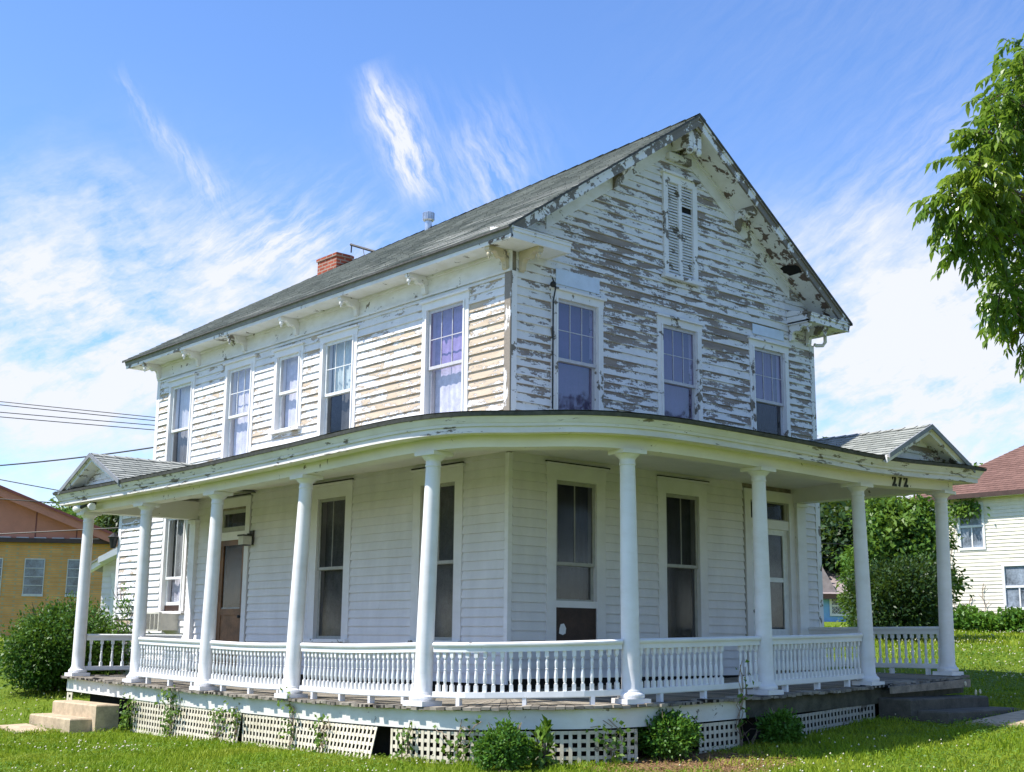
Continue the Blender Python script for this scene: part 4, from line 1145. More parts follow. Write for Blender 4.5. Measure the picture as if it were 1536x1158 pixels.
mb = MB(); mb.hexa([PG(4.3, 2.80, .86), PG(6.2, 2.86, .92), PG(6.2, 2.90, .92), PG(4.3, 2.84, .86), PG(4.3, 2.80, .95), PG(6.2, 2.86, 1.03), PG(6.2, 2.90, 1.03), PG(4.3, 2.84, .95)]); mb.build('tread_board', M['old_wood'], t, P0)
# ------------------------------------------------------------------ view basis (for laying things out at their real distances)
FPX, YAW, PITCH, ROLL = 1907.52, .718986, .195285, .010053
fw = np.array([math.sin(YAW) * math.cos(PITCH), math.cos(YAW) * math.cos(PITCH), math.sin(PITCH)])
rt = np.array([math.cos(YAW), -math.sin(YAW), 0.]); upv = np.cross(rt, fw)
rt2 = rt * math.cos(ROLL) + upv * math.sin(ROLL); up2 = -rt * math.sin(ROLL) + upv * math.cos(ROLL)
def at(px, py, d): return CAM + d * (fw + (px - 768) / FPX * rt2 - (py - 579) / FPX * up2)

# ------------------------------------------------------------------ vegetation helpers
def unit(a): return a / np.maximum(np.linalg.norm(a, axis=-1, keepdims=True), 1e-9)
def leaf_arrays(c, d, nrm, ln, wd, fold=.25):
    """c base points, d long axis, nrm normal hint -> folded quads"""
    d = unit(d); s = unit(np.cross(d, nrm)); nn = np.cross(s, d)
    ln = np.broadcast_to(ln, (len(c),))[:, None]; wd = np.broadcast_to(wd, (len(c),))[:, None]
    m = c + d * ln * .45
    v = np.stack([c, m + s * wd / 2 + nn * wd * fold, c + d * ln - nn * ln * .10, m - s * wd / 2 + nn * wd * fold], 1)
    return v.reshape(-1, 3), np.arange(len(c) * 4)
def foliage(name, c, d, nrm, ln, wd, mat, parent, org=(0, 0, 0), fold=.25):
    v, f = leaf_arrays(c, d, nrm, ln, wd, fold)
    return np_mesh(name, v - np.array(org), f, 4, mat, parent)
def blob_points(n, c, rad, shell=.55, squash=None, lump=5, seed=0):
    r = np.random.default_rng(seed)
    v = unit(r.normal(size=(n, 3)))
    lu = unit(r.normal(size=(lump * 4, 3))); amp = r.uniform(.0, .30, lump * 4)
    k = 1 + ((np.maximum(0, v @ lu.T) ** 10) * amp).sum(1) - .12
    q = (shell + (1 - shell) * r.random(n) ** .6)[:, None] * k[:, None]
    return np.array(c) + v * q * np.array(rad), v
def shrub(label, px, py, d, rad, n, ln, mat, seed, group=None, cat='shrub', name='shrub', zlift=.0, low=.05, sprigs=0, pos=None, shell=.45, cut=None):
    p = at(px, py, d) if pos is None else np.array(pos, float)
    g = float(gz(p[0], p[1])); org = (p[0], p[1], g)
    root = thing(name, label, cat, org, group)
    r = np.random.default_rng(seed)
    c = np.array([p[0], p[1], g + rad[2] * .92 + zlift])
    # clumps then leaves
    nc = max(24, n // 34)
    cl, v = blob_points(nc, c, np.array(rad) * .90, shell, seed=seed)
    k = r.integers(0, nc, n); sig = np.array(rad).mean() * .14
    pts = cl[k] + r.normal(size=(n, 3)) * sig
    out = unit(pts - c)
    if cut: pts, out = pts[cut(pts)], out[cut(pts)]
    keep = pts[:, 2] > g + low; pts, out = pts[keep], out[keep]; m = len(pts)
    dr = unit(out + r.normal(size=(m, 3)) * .7 + np.array([0, 0, .25])); nr = unit(out * .6 + r.normal(size=(m, 3)) * .5 + np.array([0, 0, .7]))
    foliage('foliage', pts, dr, nr, ln * r.uniform(.6, 1.25, m), ln * .5 * r.uniform(.7, 1.2, m), mat, root, org)
    mb = MB()
    for i in range(9):
        a = 2 * math.pi * i / 9 + r.random(); q = .75
        e = (p[0] + math.cos(a) * rad[0] * q * r.uniform(.3, 1), p[1] + math.sin(a) * rad[1] * q * r.uniform(.3, 1), g + rad[2] * r.uniform(1.0, 1.7))
        mb.tube([(p[0] + .05 * math.cos(a), p[1] + .05 * math.sin(a), g - .05), ((p[0] + e[0]) / 2 + .03, (p[1] + e[1]) / 2, g + rad[2] * .5), e], [.014, .011, .004], 5)
    for i in range(sprigs):
        a = r.uniform(0, 2 * math.pi); b = c + np.array([math.cos(a) * rad[0] * .5, math.sin(a) * rad[1] * .5, rad[2] * .8]); e = b + np.array([math.cos(a) * .1, math.sin(a) * .1, r.uniform(.1, .3)]) * rad[2] * 1.2
        mb.tube([b, e], [.006, .003], 4)
    mb.build('stem', M['twig'] if mat is M['shrub'] else M['bark'], root, org)
    return root

def tree(label, base, height, crown_c, rad, nclump, per, ln, mat, seed, group=None, name='tree', shell=.35, trunk_r=.22, sig=.5, extra=()):
    r = np.random.default_rng(seed); g = float(gz(base[0], base[1])); org = (base[0], base[1], g)
    root = thing(name, label, 'tree', org, group)
    cl, v = blob_points(nclump, crown_c, rad, shell, seed=seed)
    for (c2, r2, n2) in extra:
        q, _ = blob_points(n2, c2, r2, shell, seed=seed + 5); cl = np.vstack([cl, q])
    k = np.repeat(np.arange(len(cl)), per); n = len(k)
    pts = cl[k] + r.normal(size=(n, 3)) * np.array([sig, sig, sig * .6])
    out = unit(pts - np.array(crown_c)); loc = unit(pts - cl[k])
    dr = unit(loc + r.normal(size=(n, 3)) * .6 + np.array([0, 0, -.25])); nr = unit(loc * .5 + out * .4 + r.normal(size=(n, 3)) * .45 + np.array([0, 0, .8]))
    foliage('crown', pts, dr, nr, ln * r.uniform(.6, 1.3, n), ln * .55 * r.uniform(.7, 1.2, n), mat, root, org)
    mb = MB(); b = Vector((base[0], base[1], g - .1)); cc = Vector(crown_c)
    top = b.lerp(cc, .75); mb.tube([b, b.lerp(top, .4) + Vector((.1, .05, 0)), top], [trunk_r * 1.25, trunk_r, trunk_r * .55], 10)
    for i in range(0, len(cl), max(1, len(cl) // 26)):
        e = Vector(cl[i]); s = b.lerp(top, float(r.uniform(.45, 1.0)))
        mb.tube([s, s.lerp(e, .5) + Vector((0, 0, .25)), e], [trunk_r * .35, trunk_r * .2, .02], 6)
    mb.build('trunk', M['bark'], root, org)
    return root

# ------------------------------------------------------------------ shrubs in front of the porch
shrub('round green shrub under the curved railing, leftmost of three along the porch', 757, 1138, 13.0, (.285, .285, .235), 4800, .050, M['shrub'], 3, 'small shrubs along the porch front', sprigs=6)
shrub('round green shrub in front of the railing with missing balusters', 998, 1128, 13.75, (.33, .33, .26), 5800, .050, M['shrub'], 4, 'small shrubs along the porch front', sprigs=5)
shrub('smaller loose green shrub nearest the shaded steps', 1172, 1112, 14.7, (.235, .235, .21), 3000, .055, M['shrub'], 5, 'small shrubs along the porch front', sprigs=8, shell=.3)
# big bush behind the left end of the porch
shrub('large dark green bush beside the left end of the porch', 0, 0, 0, (1.08, 1.05, .80), 22000, .085, M['bush'], 7, pos=(-1.0, 11.75, .5), name='bush', cat='bush', sprigs=26, shell=.5, cut=lambda P: ~((P[:, 1] < 8.85) & (P[:, 0] > -2.3)))
shrub('spindly sapling with small pale leaves against the rear wing', 183, 960, 24.5, (.42, .42, .95), 1500, .07, M['shrub'], 8, name='sapling', cat='sapling', shell=.1, sprigs=10)
shrub('leafy seedling with broad light leaves beside the leftmost front shrub', 812, 1120, 13.2, (.14, .14, .24), 130, .12, M['vine'], 9, name='seedling', cat='seedling', shell=.1)

# vines on the lattice
def vine(label, s, spread, up, n, seed, dtop=.0):
    r = np.random.default_rng(seed); P, N_, T = path_at(s); b = np.array([P[0] + N_[0] * .17, P[1] + N_[1] * .17]); g = float(gz(*b)); org = (b[0], b[1], g)
    root = thing('vine', label, 'vine', org, 'vines climbing the lattice')
    mb = MB(); pts = []
    for k in range(4):
        q = [(b[0], b[1], g - .03)]; a = r.normal() * .5
        for i in range(1, 9):
            t = i / 8; sv = s + a * spread * t + r.normal() * .03
            P, N_, T = path_at(sv); dd = .135 + r.uniform(0, .04) + (.06 if t * up > .6 else 0)
            q.append((P[0] + N_[0] * dd, P[1] + N_[1] * dd, g + up * t * r.uniform(.8, 1.1)))
        mb.tube(q, [.005] * 9, 4)
        for j in range(n // 4):
            i = r.integers(1, 9); pts.append(np.array(q[i]) + r.normal(size=3) * .05 + np.array([N_[0], N_[1], 0]) * .02)
    mb.build('stem', M['twig'], root, org)
    pts = np.array(pts); m = len(pts); Nv = np.array([N_[0], N_[1], .3])
    foliage('leaves', pts, r.normal(size=(m, 3)) * .6 + np.array([0, 0, -.4]) + Nv * .4, Nv + r.normal(size=(m, 3)) * .4, .065 * r.uniform(.6, 1.3, m), .05 * r.uniform(.6, 1.2, m), M['vine'], root, org)
vine('dense vine hugging the right side of the sunlit concrete steps', sP[0] + 2.25, .25, .50, 150, 1)
vine('vine creeping up the long lattice and over the deck edge', sP[0] + 3.6, .5, .66, 150, 2)
vine('thin vine near the loose end of the long lattice', sP[0] + 5.0, .35, .45, 70, 3)
vine('vine sprouting through the dark gap left of the loose lattice panel', sP[0] + 5.55, .16, .5, 60, 4)
vine('tuft of leaves over the deck edge by the fourth column', sP[3] + .15, .12, .68, 60, 5)
vine('sparse vine on the middle of the loose lattice panel', sP[3] + .9, .3, .40, 60, 6)
vine('vine beside the dark gap at the curved lattice', sP[4] - .2, .2, .42, 50, 7)
vine('vine on the curved lattice left of the leftmost front shrub', sP[4] + .5, .25, .45, 70, 8)
vine('vine at the right end of the curved lattice', sP[5] - .25, .2, .42, 80, 9)
vine('dark vine climbing through the gap in the railing', sP[5] + 1.63, .10, .98, 34, 10)

# weeds with seed heads by the right steps
def weed(label, px, py, d, h, n, lean, seed):
    r = np.random.default_rng(seed); p = at(px, py, d); g = float(gz(p[0], p[1])); org = (p[0], p[1], g)
    root = thing('weed', label, 'weed', org, 'tall weeds at the lawn edge')
    mb = MB(); hd = MB()
    for i in range(n):
        a = r.normal() * .04; e = (p[0] + (lean + a) * rt[0] + .0, p[1] + (lean + a) * rt[1], g + h * r.uniform(.85, 1.1)); s = (p[0] + r.normal() * .03, p[1] + r.normal() * .03, g)
        mb.tube([s, ((s[0] + e[0]) / 2 - .02 * rt[0], (s[1] + e[1]) / 2, g + h * .55), e], [.006, .005, .004], 5); hd.ball(e, .017, 6, 5, 2.0)
    mb.build('stalk', M['vine'], root, org); hd.build('seed_head', M['clover'], root, org)
weed('single leaning weed stalk with pale seed head before the shaded steps', 1437, 1085, 17.5, .36, 1, .12, 1)
weed('cluster of three upright weed stalks right of the leaning one', 1462, 1082, 17.8, .24, 3, .03, 2)
weed('short leaning weed in the shade before the grey lattice', 1335, 1090, 16.8, .16, 1, .08, 3)
weed('small upright weed right of the smallest front shrub', 1278, 1095, 16.6, .16, 1, -.02, 4)
# dead twigs between the shrubs
t = thing('dead_branch', 'tangle of bare dead twigs left of the smallest front shrub', 'dead branch', tuple(at(1115, 1118, 14.9)))
P0 = tuple(at(1115, 1118, 14.9)); mb = MB(); r_ = np.random.default_rng(3)
for k in range(9):
    p = at(1090 + r_.uniform(0, 45), 1128 - r_.uniform(0, 6), 14.9); q = [p]
    d = unit(np.array([r_.normal() * .4, r_.normal() * .4, .7]) + rt * r_.uniform(-.5, .9))
    for j in range(5): q.append(q[-1] + d * .11); d = unit(d + r_.normal(size=3) * .35 + np.array([0, 0, -.12]))
    mb.tube(q, [.008, .007, .006, .005, .004, .003], 5)
mb.build('twigs', M['twig'], t, P0)

# ------------------------------------------------------------------ the near tree on the right
def near_tree():
    base = at(1905, 1000, 13.6); g = float(gz(base[0], base[1])); org = (base[0], base[1], g)
    root = thing('leafy_tree', 'near tree with long drooping glossy leaves reaching in from the right', 'tree', org)
    r = np.random.default_rng(21)
    CL = [(1522, 118, 12.2, 30), (1512, 165, 12.0, 34), (1538, 175, 12.4, 40), (1480, 212, 11.8, 28), (1512, 235, 12.3, 36), (1455, 225, 11.9, 18), (1448, 262, 11.7, 26), (1416, 302, 11.6, 14), (1408, 318, 11.7, 14),
          (1438, 325, 11.7, 24), (1468, 322, 12.0, 24), (1504, 312, 12.5, 34), (1534, 290, 12.8, 40), (1448, 378, 11.8, 15), (1478, 366, 12.0, 24), (1512, 360, 12.4, 32), (1484, 462, 11.9, 16), (1508, 448, 12.2, 24), (1530, 495, 12.3, 26), (1504, 490, 12.1, 18),
          (1538, 428, 12.8, 26), (1548, 110, 12.8, 40), (1432, 394, 11.7, 8), (1522, 525, 12.2, 16), (1462, 285, 11.8, 22)]
    OUT = [(1600, 60, 12.8, 80), (1600, 180, 12.8, 80), (1600, 300, 13, 80), (1600, 420, 13, 80), (1610, 540, 13, 70), (1700, 0, 13, 100), (1700, 150, 13.4, 100), (1700, 300, 13.2, 100), (1710, 450, 13.4, 100), (1820, -80, 13.4, 120), (1830, 100, 13.6, 120), (1830, 300, 13.6, 120), (1960, 0, 13.5, 130), (1960, 200, 13.6, 130), (1950, 420, 13.4, 120), (2080, 150, 13.8, 140), (2100, 360, 13.8, 130), (1740, -130, 13.2, 90), (1880, -220, 13.6, 120), (1800, 480, 13.5, 100)]
    cs, ds, ns, ls, ws = [], [], [], [], []; mb = MB()
    trunk_top = Vector(at(1880, 150, 13.6)); b = Vector((base[0], base[1], g - .1))
    mb.tube([b, b.lerp(trunk_top, .35) + Vector((.08, 0, 0)), trunk_top], [.24, .20, .11], 12)
    for i, (px, py, d, rp) in enumerate(CL + OUT):
        px += 16; py -= 8 + max(0, (py - 300) * .08); c = at(px, py, d); R_ = rp / FPX * d
        inside = i < len(CL)
        nt = int((38 if inside else 26) * (rp / 40) ** 2 * (1 if inside else .38)) + 5
        # limb
        src = b.lerp(trunk_top, float(r.uniform(.55, 1))); e = Vector(c)
        mid = src.lerp(e, .55) + Vector((0, 0, .35))
        mb.tube([src, mid, e], [.045, .022, .006], 6)
        for k in range(nt):
            o = unit(r.normal(size=3)); s = c + o * R_ * r.random() ** .45 * .9
            dirn = unit(o * .8 + r.normal(size=3) * .4 - rt * .25 + np.array([0, 0, -.15])); nl = int(r.integers(7, 13))
            q = s.copy(); tp = [tuple(q)]
            for j in range(nl):
                q = q + dirn * .032; dirn = unit(dirn + np.array([0, 0, -.10]))
                for sgn in (-1, 1):
                    side = unit(np.cross(dirn, np.array([0, 0, 1.]))) * sgn
                    cs.append(q); ds.append(unit(dirn * .5 + side * .55 + np.array([0, 0, -.55]) + r.normal(size=3) * .25)); ns.append(unit(np.array([0, 0, 1.]) + side * .5 + r.normal(size=3) * .35))
                    L_ = r.uniform(.07, .15); ls.append(L_); ws.append(L_ * r.uniform(.26, .36))
            if inside and k % 3 == 0: mb.tube([tuple(c), tuple(s), tuple(q)], [.008, .005, .003], 4)
    foliage('crown', np.array(cs), np.array(ds), np.array(ns), np.array(ls), np.array(ws), M['tree_near'], root, org, .18)
    mb.build('trunk', M['bark'], root, org)
near_tree()

# ------------------------------------------------------------------ neighbours
M['ybrick'] = mat_brick('yellow brick', (.80, .40, .125), (.68, .31, .085), (.50, .38, .20), .22, .078)
M['salmon'] = mat_plain('salmon metal panel', (.56, .215, .135), .55, .06, 3, .05)
M['salmon_dark'] = mat_plain('brown red rake trim', (.20, .055, .045), .5, .1, 3, .05)
M['brown_edge'] = mat_plain('brown gutter', (.07, .04, .03), .5, .15, 5)
M['bwin'] = mat_plain('curtained office glass', (.15, .18, .21), .12, .4, 2.4, .02, .6)
M['white_strip'] = mat_plain('pale strip', (.60, .58, .54), .5, .1)
bR = at(166, 955, 46); bdir = -(rt * math.cos(R(8)) + np.array([fw[0], fw[1], 0]) * math.sin(R(8))); bdir[2] = 0; bdir /= np.linalg.norm(bdir)
bout = np.array([-bdir[1], bdir[0], 0.]);
if bout @ np.array([fw[0], fw[1], 0]) > 0: bout = -bout
def FB(u, n, z): return tuple(np.array([bR[0], bR[1], 0]) + bdir * u + bout * n + np.array([0, 0, z]))
t = thing('brick_building', 'yellow brick building with a salmon coloured gable and barred windows at far left', 'building', (bR[0], bR[1], 1.2)); P0 = (bR[0], bR[1], 1.2)
k46 = FPX / 46; zh = 1.54; hz0 = 950
zE = zh + (hz0 - 812) / k46
mb = MB(); mb.box(FB, 0, 22, -14, 0, .3, zE); mb.build('brick_wall', M['ybrick'], t, P0)
RU, RS = 11.0, .40
mb = MB(); mb.face([FB(-.1, .03, zE + .02), FB(22.1, .03, zE + .02), FB(RU, .03, zE + .02 + RU * RS)])
mb.build('gable_panel', M['salmon'], t, P0)
for k in range(1, 14): u = k * 1.45; h = (u if u < RU else 22 - u) * RS; mb = MB(); mb.box(FB, u - .02, u + .02, .03, .045, zE + .02, zE + h - .15); mb.build('panel_seam', M['salmon_dark'], t, P0)
mb = MB()
for s in (1, -1):
    e = -.6 if s > 0 else 22.6
    q = lambda u, n, dz: FB(u, n, zE + (u if s > 0 else 22 - u) * RS + dz)
    mb.hexa([q(e, .02, -.16), q(RU, .02, -.16), q(RU, .5, -.16), q(e, .5, -.16), q(e, .02, .14), q(RU, .02, .14), q(RU, .5, .14), q(e, .5, .14)])
mb.build('rake_band', M['salmon'], t, P0)
mb = MB()
for s in (1, -1):
    e = -.7 if s > 0 else 22.7
    q = lambda u, n, dz: FB(u, n, zE + (u if s > 0 else 22 - u) * RS + dz)
    mb.hexa([q(e, -14.3, .141), q(RU, -14.3, .141), q(RU, .6, .141), q(e, .6, .141), q(e, -14.3, .24), q(RU, -14.3, .24), q(RU, .6, .24), q(e, .6, .24)])
mb.build('roof', M['salmon_dark'], t, P0)
mb = MB(); mb.box(FB, -.25, 22.2, .0, .20, zE - .12, zE + .04); mb.build('gutter', M['brown_edge'], t, P0)
mb = MB()
for k in range(36):
    mb.box(FB, k * .62, k * .62 + .42, .02, .16, zE + .041, zE + .075)
mb.build('snow_strip', M['white_strip'], t, P0)
for (pa, pb) in ((35, 62), (97, 123), (-26, 1), (-88, -60), (-150, -122)):
    ua, ub = (166 - pb) / k46, (166 - pa) / k46; za, zb2 = zh + (hz0 - 893) / k46, zh + (hz0 - 842) / k46
    mb = MB(); mb.box(FB, ua - .04, ub + .04, 0, .05, za - .09, za); mb.box(FB, ua - .03, ua, .0, .03, za, zb2); mb.box(FB, ub, ub + .03, .0, .03, za, zb2); mb.box(FB, ua - .03, ub + .03, .0, .03, zb2, zb2 + .04)
    for k in range(1, 4): z = za + (zb2 - za) * k / 4; mb.box(FB, ua, ub, .0, .025, z - .012, z + .012)
    w_ = mb.build('window', M['white_strip'], t, P0)
    mb = MB(); mb.box(FB, ua, ub, .003, .008, za, zb2); mb.build('pane', M['bwin'], w_, P0)

# small white outbuilding behind the rear wing
t = thing('white_outbuilding', 'small white gabled building between the brick building and the rear wing', 'outbuilding', (3.0, 16.6, 1.0)); P0 = (3.0, 16.6, 1.0)
oO = at(148, 950, 30.5)
def FO(u, n, z): return tuple(np.array([oO[0], oO[1], 0]) + rt * u - np.array([fw[0], fw[1], 0]) * n / math.cos(PITCH) + np.array([0, 0, z]))
def xo(px): return (px - 148) / FPX * 30.5
xl = 0.
zb0, zr0 = 3.18, None
mb = MB(); ridge = xl + 2.6; zsl = .62
clapboards(mb, FO, xl, xl + 5.2, .8, 5.3, limit=lambda z: (xl + max(0, (z - zb0 - .2) / zsl), xl + 5.2 - max(0, (z - zb0 - .2) / zsl)), exp=.14, seed=4)
mb.face([FO(xl, -.005, .5), FO(xl + 5.2, -.005, .5), FO(xl + 5.2, -.005, zb0), FO(ridge, -.005, zb0 + 2.6 * zsl), FO(xl, -.005, zb0)], [(0, .5)] * 5)
mb.box(FO, xl, xl + .02, -4, -.01, .5, zb0); mb.box(FO, xl + 5.18, xl + 5.2, -4, -.01, .5, zb0)
mb.build('clapboard_wall', M['clean'], t, P0)
mb = MB()
for s in (-1, 1):
    e = xl - .32 if s < 0 else xl + 5.52
    q = lambda u, n, dz: FO(u, n, zb0 + .13 + (2.6 - abs(u - ridge)) * zsl + dz)
    mb.hexa([q(e, -.0, -.16), q(ridge, 0, -.16), q(ridge, .30, -.16), q(e, .30, -.16), q(e, 0, -.02), q(ridge, 0, -.02), q(ridge, .30, -.02), q(e, .30, -.02)])
mb.build('rake_board', M['rail'], t, P0)
mb = MB()
for s in (-1, 1):
    e = xl - .40 if s < 0 else xl + 5.6
    q = lambda u, n, dz: FO(u, n, zb0 + .13 + (2.6 - abs(u - ridge)) * zsl + dz)
    mb.hexa([q(e, -4, -.018), q(ridge, -4, -.018), q(ridge, .36, -.018), q(e, .36, -.018), q(e, -4, .03), q(ridge, -4, .03), q(ridge, .36, .03), q(e, .36, .03)])
mb.build('roof', M['roof'], t, P0)
mb = MB()   # lower canopy gable
q = lambda u, n, dz: FO(u, n, 3.15 + (u - xl) * .5 + dz)
mb.hexa([q(xl + .05, .02, 0), q(xl + 2.2, .02, 0), q(xl + 2.2, .6, 0), q(xl + .05, .6, 0), q(xl + .05, .02, .15), q(xl + 2.2, .02, .15), q(xl + 2.2, .6, .15), q(xl + .05, .6, .15)])
mb.build('canopy', M['rail'], t, P0)
mb = MB(); wx = xo(168); mb.box(FO, wx - .08, wx, .02, .05, 1.2, 2.85); mb.box(FO, wx + .45, wx + .53, .02, .05, 1.2, 2.85); mb.box(FO, wx - .10, wx + .55, .02, .06, 2.85, 2.97)
w_ = mb.build('window', M['rail'], t, P0); mb = MB(); mb.box(FO, wx, wx + .45, .02, .03, 1.2, 2.85); mb.build('pane', M['bwin'], w_, P0)

M['nwin'] = mat_plain('pale reflecting glass', (.24, .28, .33), .1, .4, 1.6, .02, .6)
# white neighbour house at right, square to the same street grid
XN = 30.5
def FN(u, n, z): return (XN - n, u, z)
def nb(px, py):
    d = fw + (px - 768) / FPX * rt2 - (py - 579) / FPX * up2; tt = (XN - CAM[0]) / d[0]; q = CAM + tt * d; return q[1], q[2]
yc, _ = nb(1398, 900); _, zE = nb(1420, 746)
t = thing('white_house', 'cream white neighbouring house with a brownish red roof at far right', 'house', (XN, yc, 1.8)); P0 = (XN, yc, 1.8)
M['vinyl'] = mat_peel('cream siding', -.6, .05, paint=(.80, .745, .61))
opsN = []
wins = []
for (a, b, c, d) in ((1443, 822, 1472, 757), (1511, 911, 1548, 848)):
    y0n, z0n = nb(a, b); y1n, z1n = nb(c, d); wins.append((min(y0n, y1n), max(y0n, y1n), z0n, z1n)); opsN.append((min(y0n, y1n) - .06, max(y0n, y1n) + .06, z0n - .08, z1n + .06))
mb = MB(); clapboards(mb, FN, yc - 11, yc - .1, 1.2, zE - .1, opsN, exp=.127, thick=.024, seed=2)
for (a, b, c, d) in ((yc - 11, yc, .5, zE),): sheathing(mb, FN, a, b, c, d, opsN)
mb.hexa([(XN + .02, yc - 11, .5), (XN + 9, yc - 11, .5), (XN + 9, yc, .5), (XN + .02, yc, .5), (XN + .02, yc - 11, zE), (XN + 9, yc - 11, zE), (XN + 9, yc, zE), (XN + .02, yc, zE)])
mb.build('siding_wall', M['vinyl'], t, P0)
mb = MB(); mb.box(FN, yc - .13, yc + .02, 0, .06, 1., zE - .05); mb.build('corner_board', M['rail'], t, P0)
M['red_roof'] = mat_shingle('brownish red shingles', (.135, .075, .06), (.205, .118, .095), .35)
mb = MB(); o_ = .45; zr = zE + 3.3
courses(mb, (XN - o_, yc + o_, zE), (XN - o_, yc - 11 - o_, zE), (XN + 4.5, yc - 4.6, zr), (XN + 4.5, yc - 6.4, zr), exp=.2, seed=9)
courses(mb, (XN + 9 + o_, yc + o_, zE), (XN - o_, yc + o_, zE), (XN + 4.5, yc - 4.6, zr), (XN + 4.5, yc - 4.6, zr), exp=.2, seed=10)
courses(mb, (XN - o_, yc - 11 - o_, zE), (XN + 9 + o_, yc - 11 - o_, zE), (XN + 4.5, yc - 6.4, zr), (XN + 4.5, yc - 6.4, zr), exp=.2, seed=11)
courses(mb, (XN + 9 + o_, yc - 11 - o_, zE), (XN + 9 + o_, yc + o_, zE), (XN + 4.5, yc - 6.4, zr), (XN + 4.5, yc - 4.6, zr), exp=.2, seed=12)
mb.build('roof', M['red_roof'], t, P0)
mb = MB(); mb.box(FN, yc - 11 - o_, yc + o_, .40, .46, zE - .14, zE + .02); mb.hexa([(XN - o_, yc + o_ - .05, zE - .14), (XN + 9, yc + o_ - .05, zE - .14), (XN + 9, yc + o_, zE - .14), (XN - o_, yc + o_, zE - .14), (XN - o_, yc + o_ - .05, zE), (XN + 9, yc + o_ - .05, zE), (XN + 9, yc + o_, zE), (XN - o_, yc + o_, zE)])
mb.build('gutter', M['brown_edge'], t, P0)
mb = MB(); mb.box(FN, yc - 11 - .3, yc + .3, 0.0, .40, zE - .12, zE - .06); mb.build('soffit', M['rail'], t, P0)
for (a, b, c, d) in wins:
    mb = MB(); mb.box(FN, a - .09, a, -.02, .05, c - .09, d + .09); mb.box(FN, b, b + .09, -.02, .05, c - .09, d + .09); mb.box(FN, a, b, -.02, .05, d, d + .09); mb.box(FN, a, b, -.02, .05, c - .09, c); mb.box(FN, a, b, -.02, .035, (c + d) / 2 - .04, (c + d) / 2 + .04)
    mb.box(FN, (a + b) / 2 - .025, (a + b) / 2 + .025, -.02, .02, c, (c + d) / 2 - .04)
    w_ = mb.build('window', M['rail'], t, P0); mb = MB(); mb.box(FN, a, b, -.018, -.012, c, d); mb.build('pane', M['nwin'], w_, P0)

# blue house far behind
t = thing('blue_house', 'light blue house with brown roof and white diamond lattice window beyond the porch', 'house', tuple(at(1260, 938, 54))); P0 = tuple(at(1260, 938, 54))
pB = at(1275, 935, 54)
XB = pB[0]
def FBl(u, n, z): return tuple(np.array([pB[0], pB[1], 0]) + (-rt) * u + np.array([-fw[0], -fw[1], 0]) * n + np.array([0, 0, z]))
kb = FPX / 54
zz = lambda py: 1.54 + (961 - py) / kb
M['blue'] = mat_plain('blue siding', (.22, .45, .78), .6, .06, 4, .1)
M['brown_roof'] = mat_plain('brown grey roof', (.30, .25, .235), .9, .12, 5, .3)
mb = MB(); mb.box(FBl, -4, 3.5, -6, 0, 1.5, zz(893)); mb.build('wall', M['blue'], t, P0)
mb = MB(); mb.hexa([FBl(-4.3, .4, zz(893)), FBl(3.6, .4, zz(893)), FBl(3.6, -6, zz(893)), FBl(-4.3, -6, zz(893)), FBl(-4.0, -2.6, zz(846)), FBl(3.6, -2.6, zz(846)), FBl(3.6, -3.4, zz(846)), FBl(-4.0, -3.4, zz(846))])
mb.hexa([FBl(.5, .2, zz(893)), FBl(3.4, .2, zz(893)), FBl(3.4, -4, zz(893)), FBl(.5, -4, zz(893)), FBl(1.2, -.1, zz(842)), FBl(1.25, -.1, zz(842)), FBl(1.25, -4, zz(842)), FBl(1.2, -4, zz(842))])
mb.build('roof', M['brown_roof'], t, P0)
mb = MB(); mb.box(FBl, -4.3, 3.6, .1, .42, zz(899), zz(892)); mb.build('eave', M['brown_edge'], t, P0)
mb = MB(); ua, ub, za, zb2 = -.4, .75, zz(921), zz(898)
mb.box(FBl, ua - .1, ub + .1, 0.03, .06, za - .1, za); mb.box(FBl, ua - .1, ub + .1, .03, .06, zb2, zb2 + .1); mb.box(FBl, ua - .1, ua, .03, .06, za, zb2); mb.box(FBl, ub, ub + .1, .03, .06, za, zb2); mb.box(FBl, ua, ub, .03, .055, (za + zb2) / 2 - .03, (za + zb2) / 2 + .03)
for k in range(-4, 8):
    for s in (1, -1):
        x0 = ua + k * .16; p, q = (x0, za), (x0 + (zb2 - za) * 1., zb2)
        if s < 0: p, q = (x0 + (zb2 - za), za), (x0, zb2)
        cl_ = [max(ua, min(ub, v)) for v in (p[0], q[0])]
        f = lambda x: p[1] + (q[1] - p[1]) * (x - p[0]) / (q[0] - p[0])
        if abs(cl_[0] - cl_[1]) > .03: mb.bar(FBl(cl_[0], .045, f(cl_[0])), FBl(cl_[1], .045, f(cl_[1])), .03, .012)
w_ = mb.build('window', M['rail'], t, P0); mb = MB(); mb.box(FBl, ua, ub, .0, .02, za, zb2); mb.build('pane', M['bwin'], w_, P0)

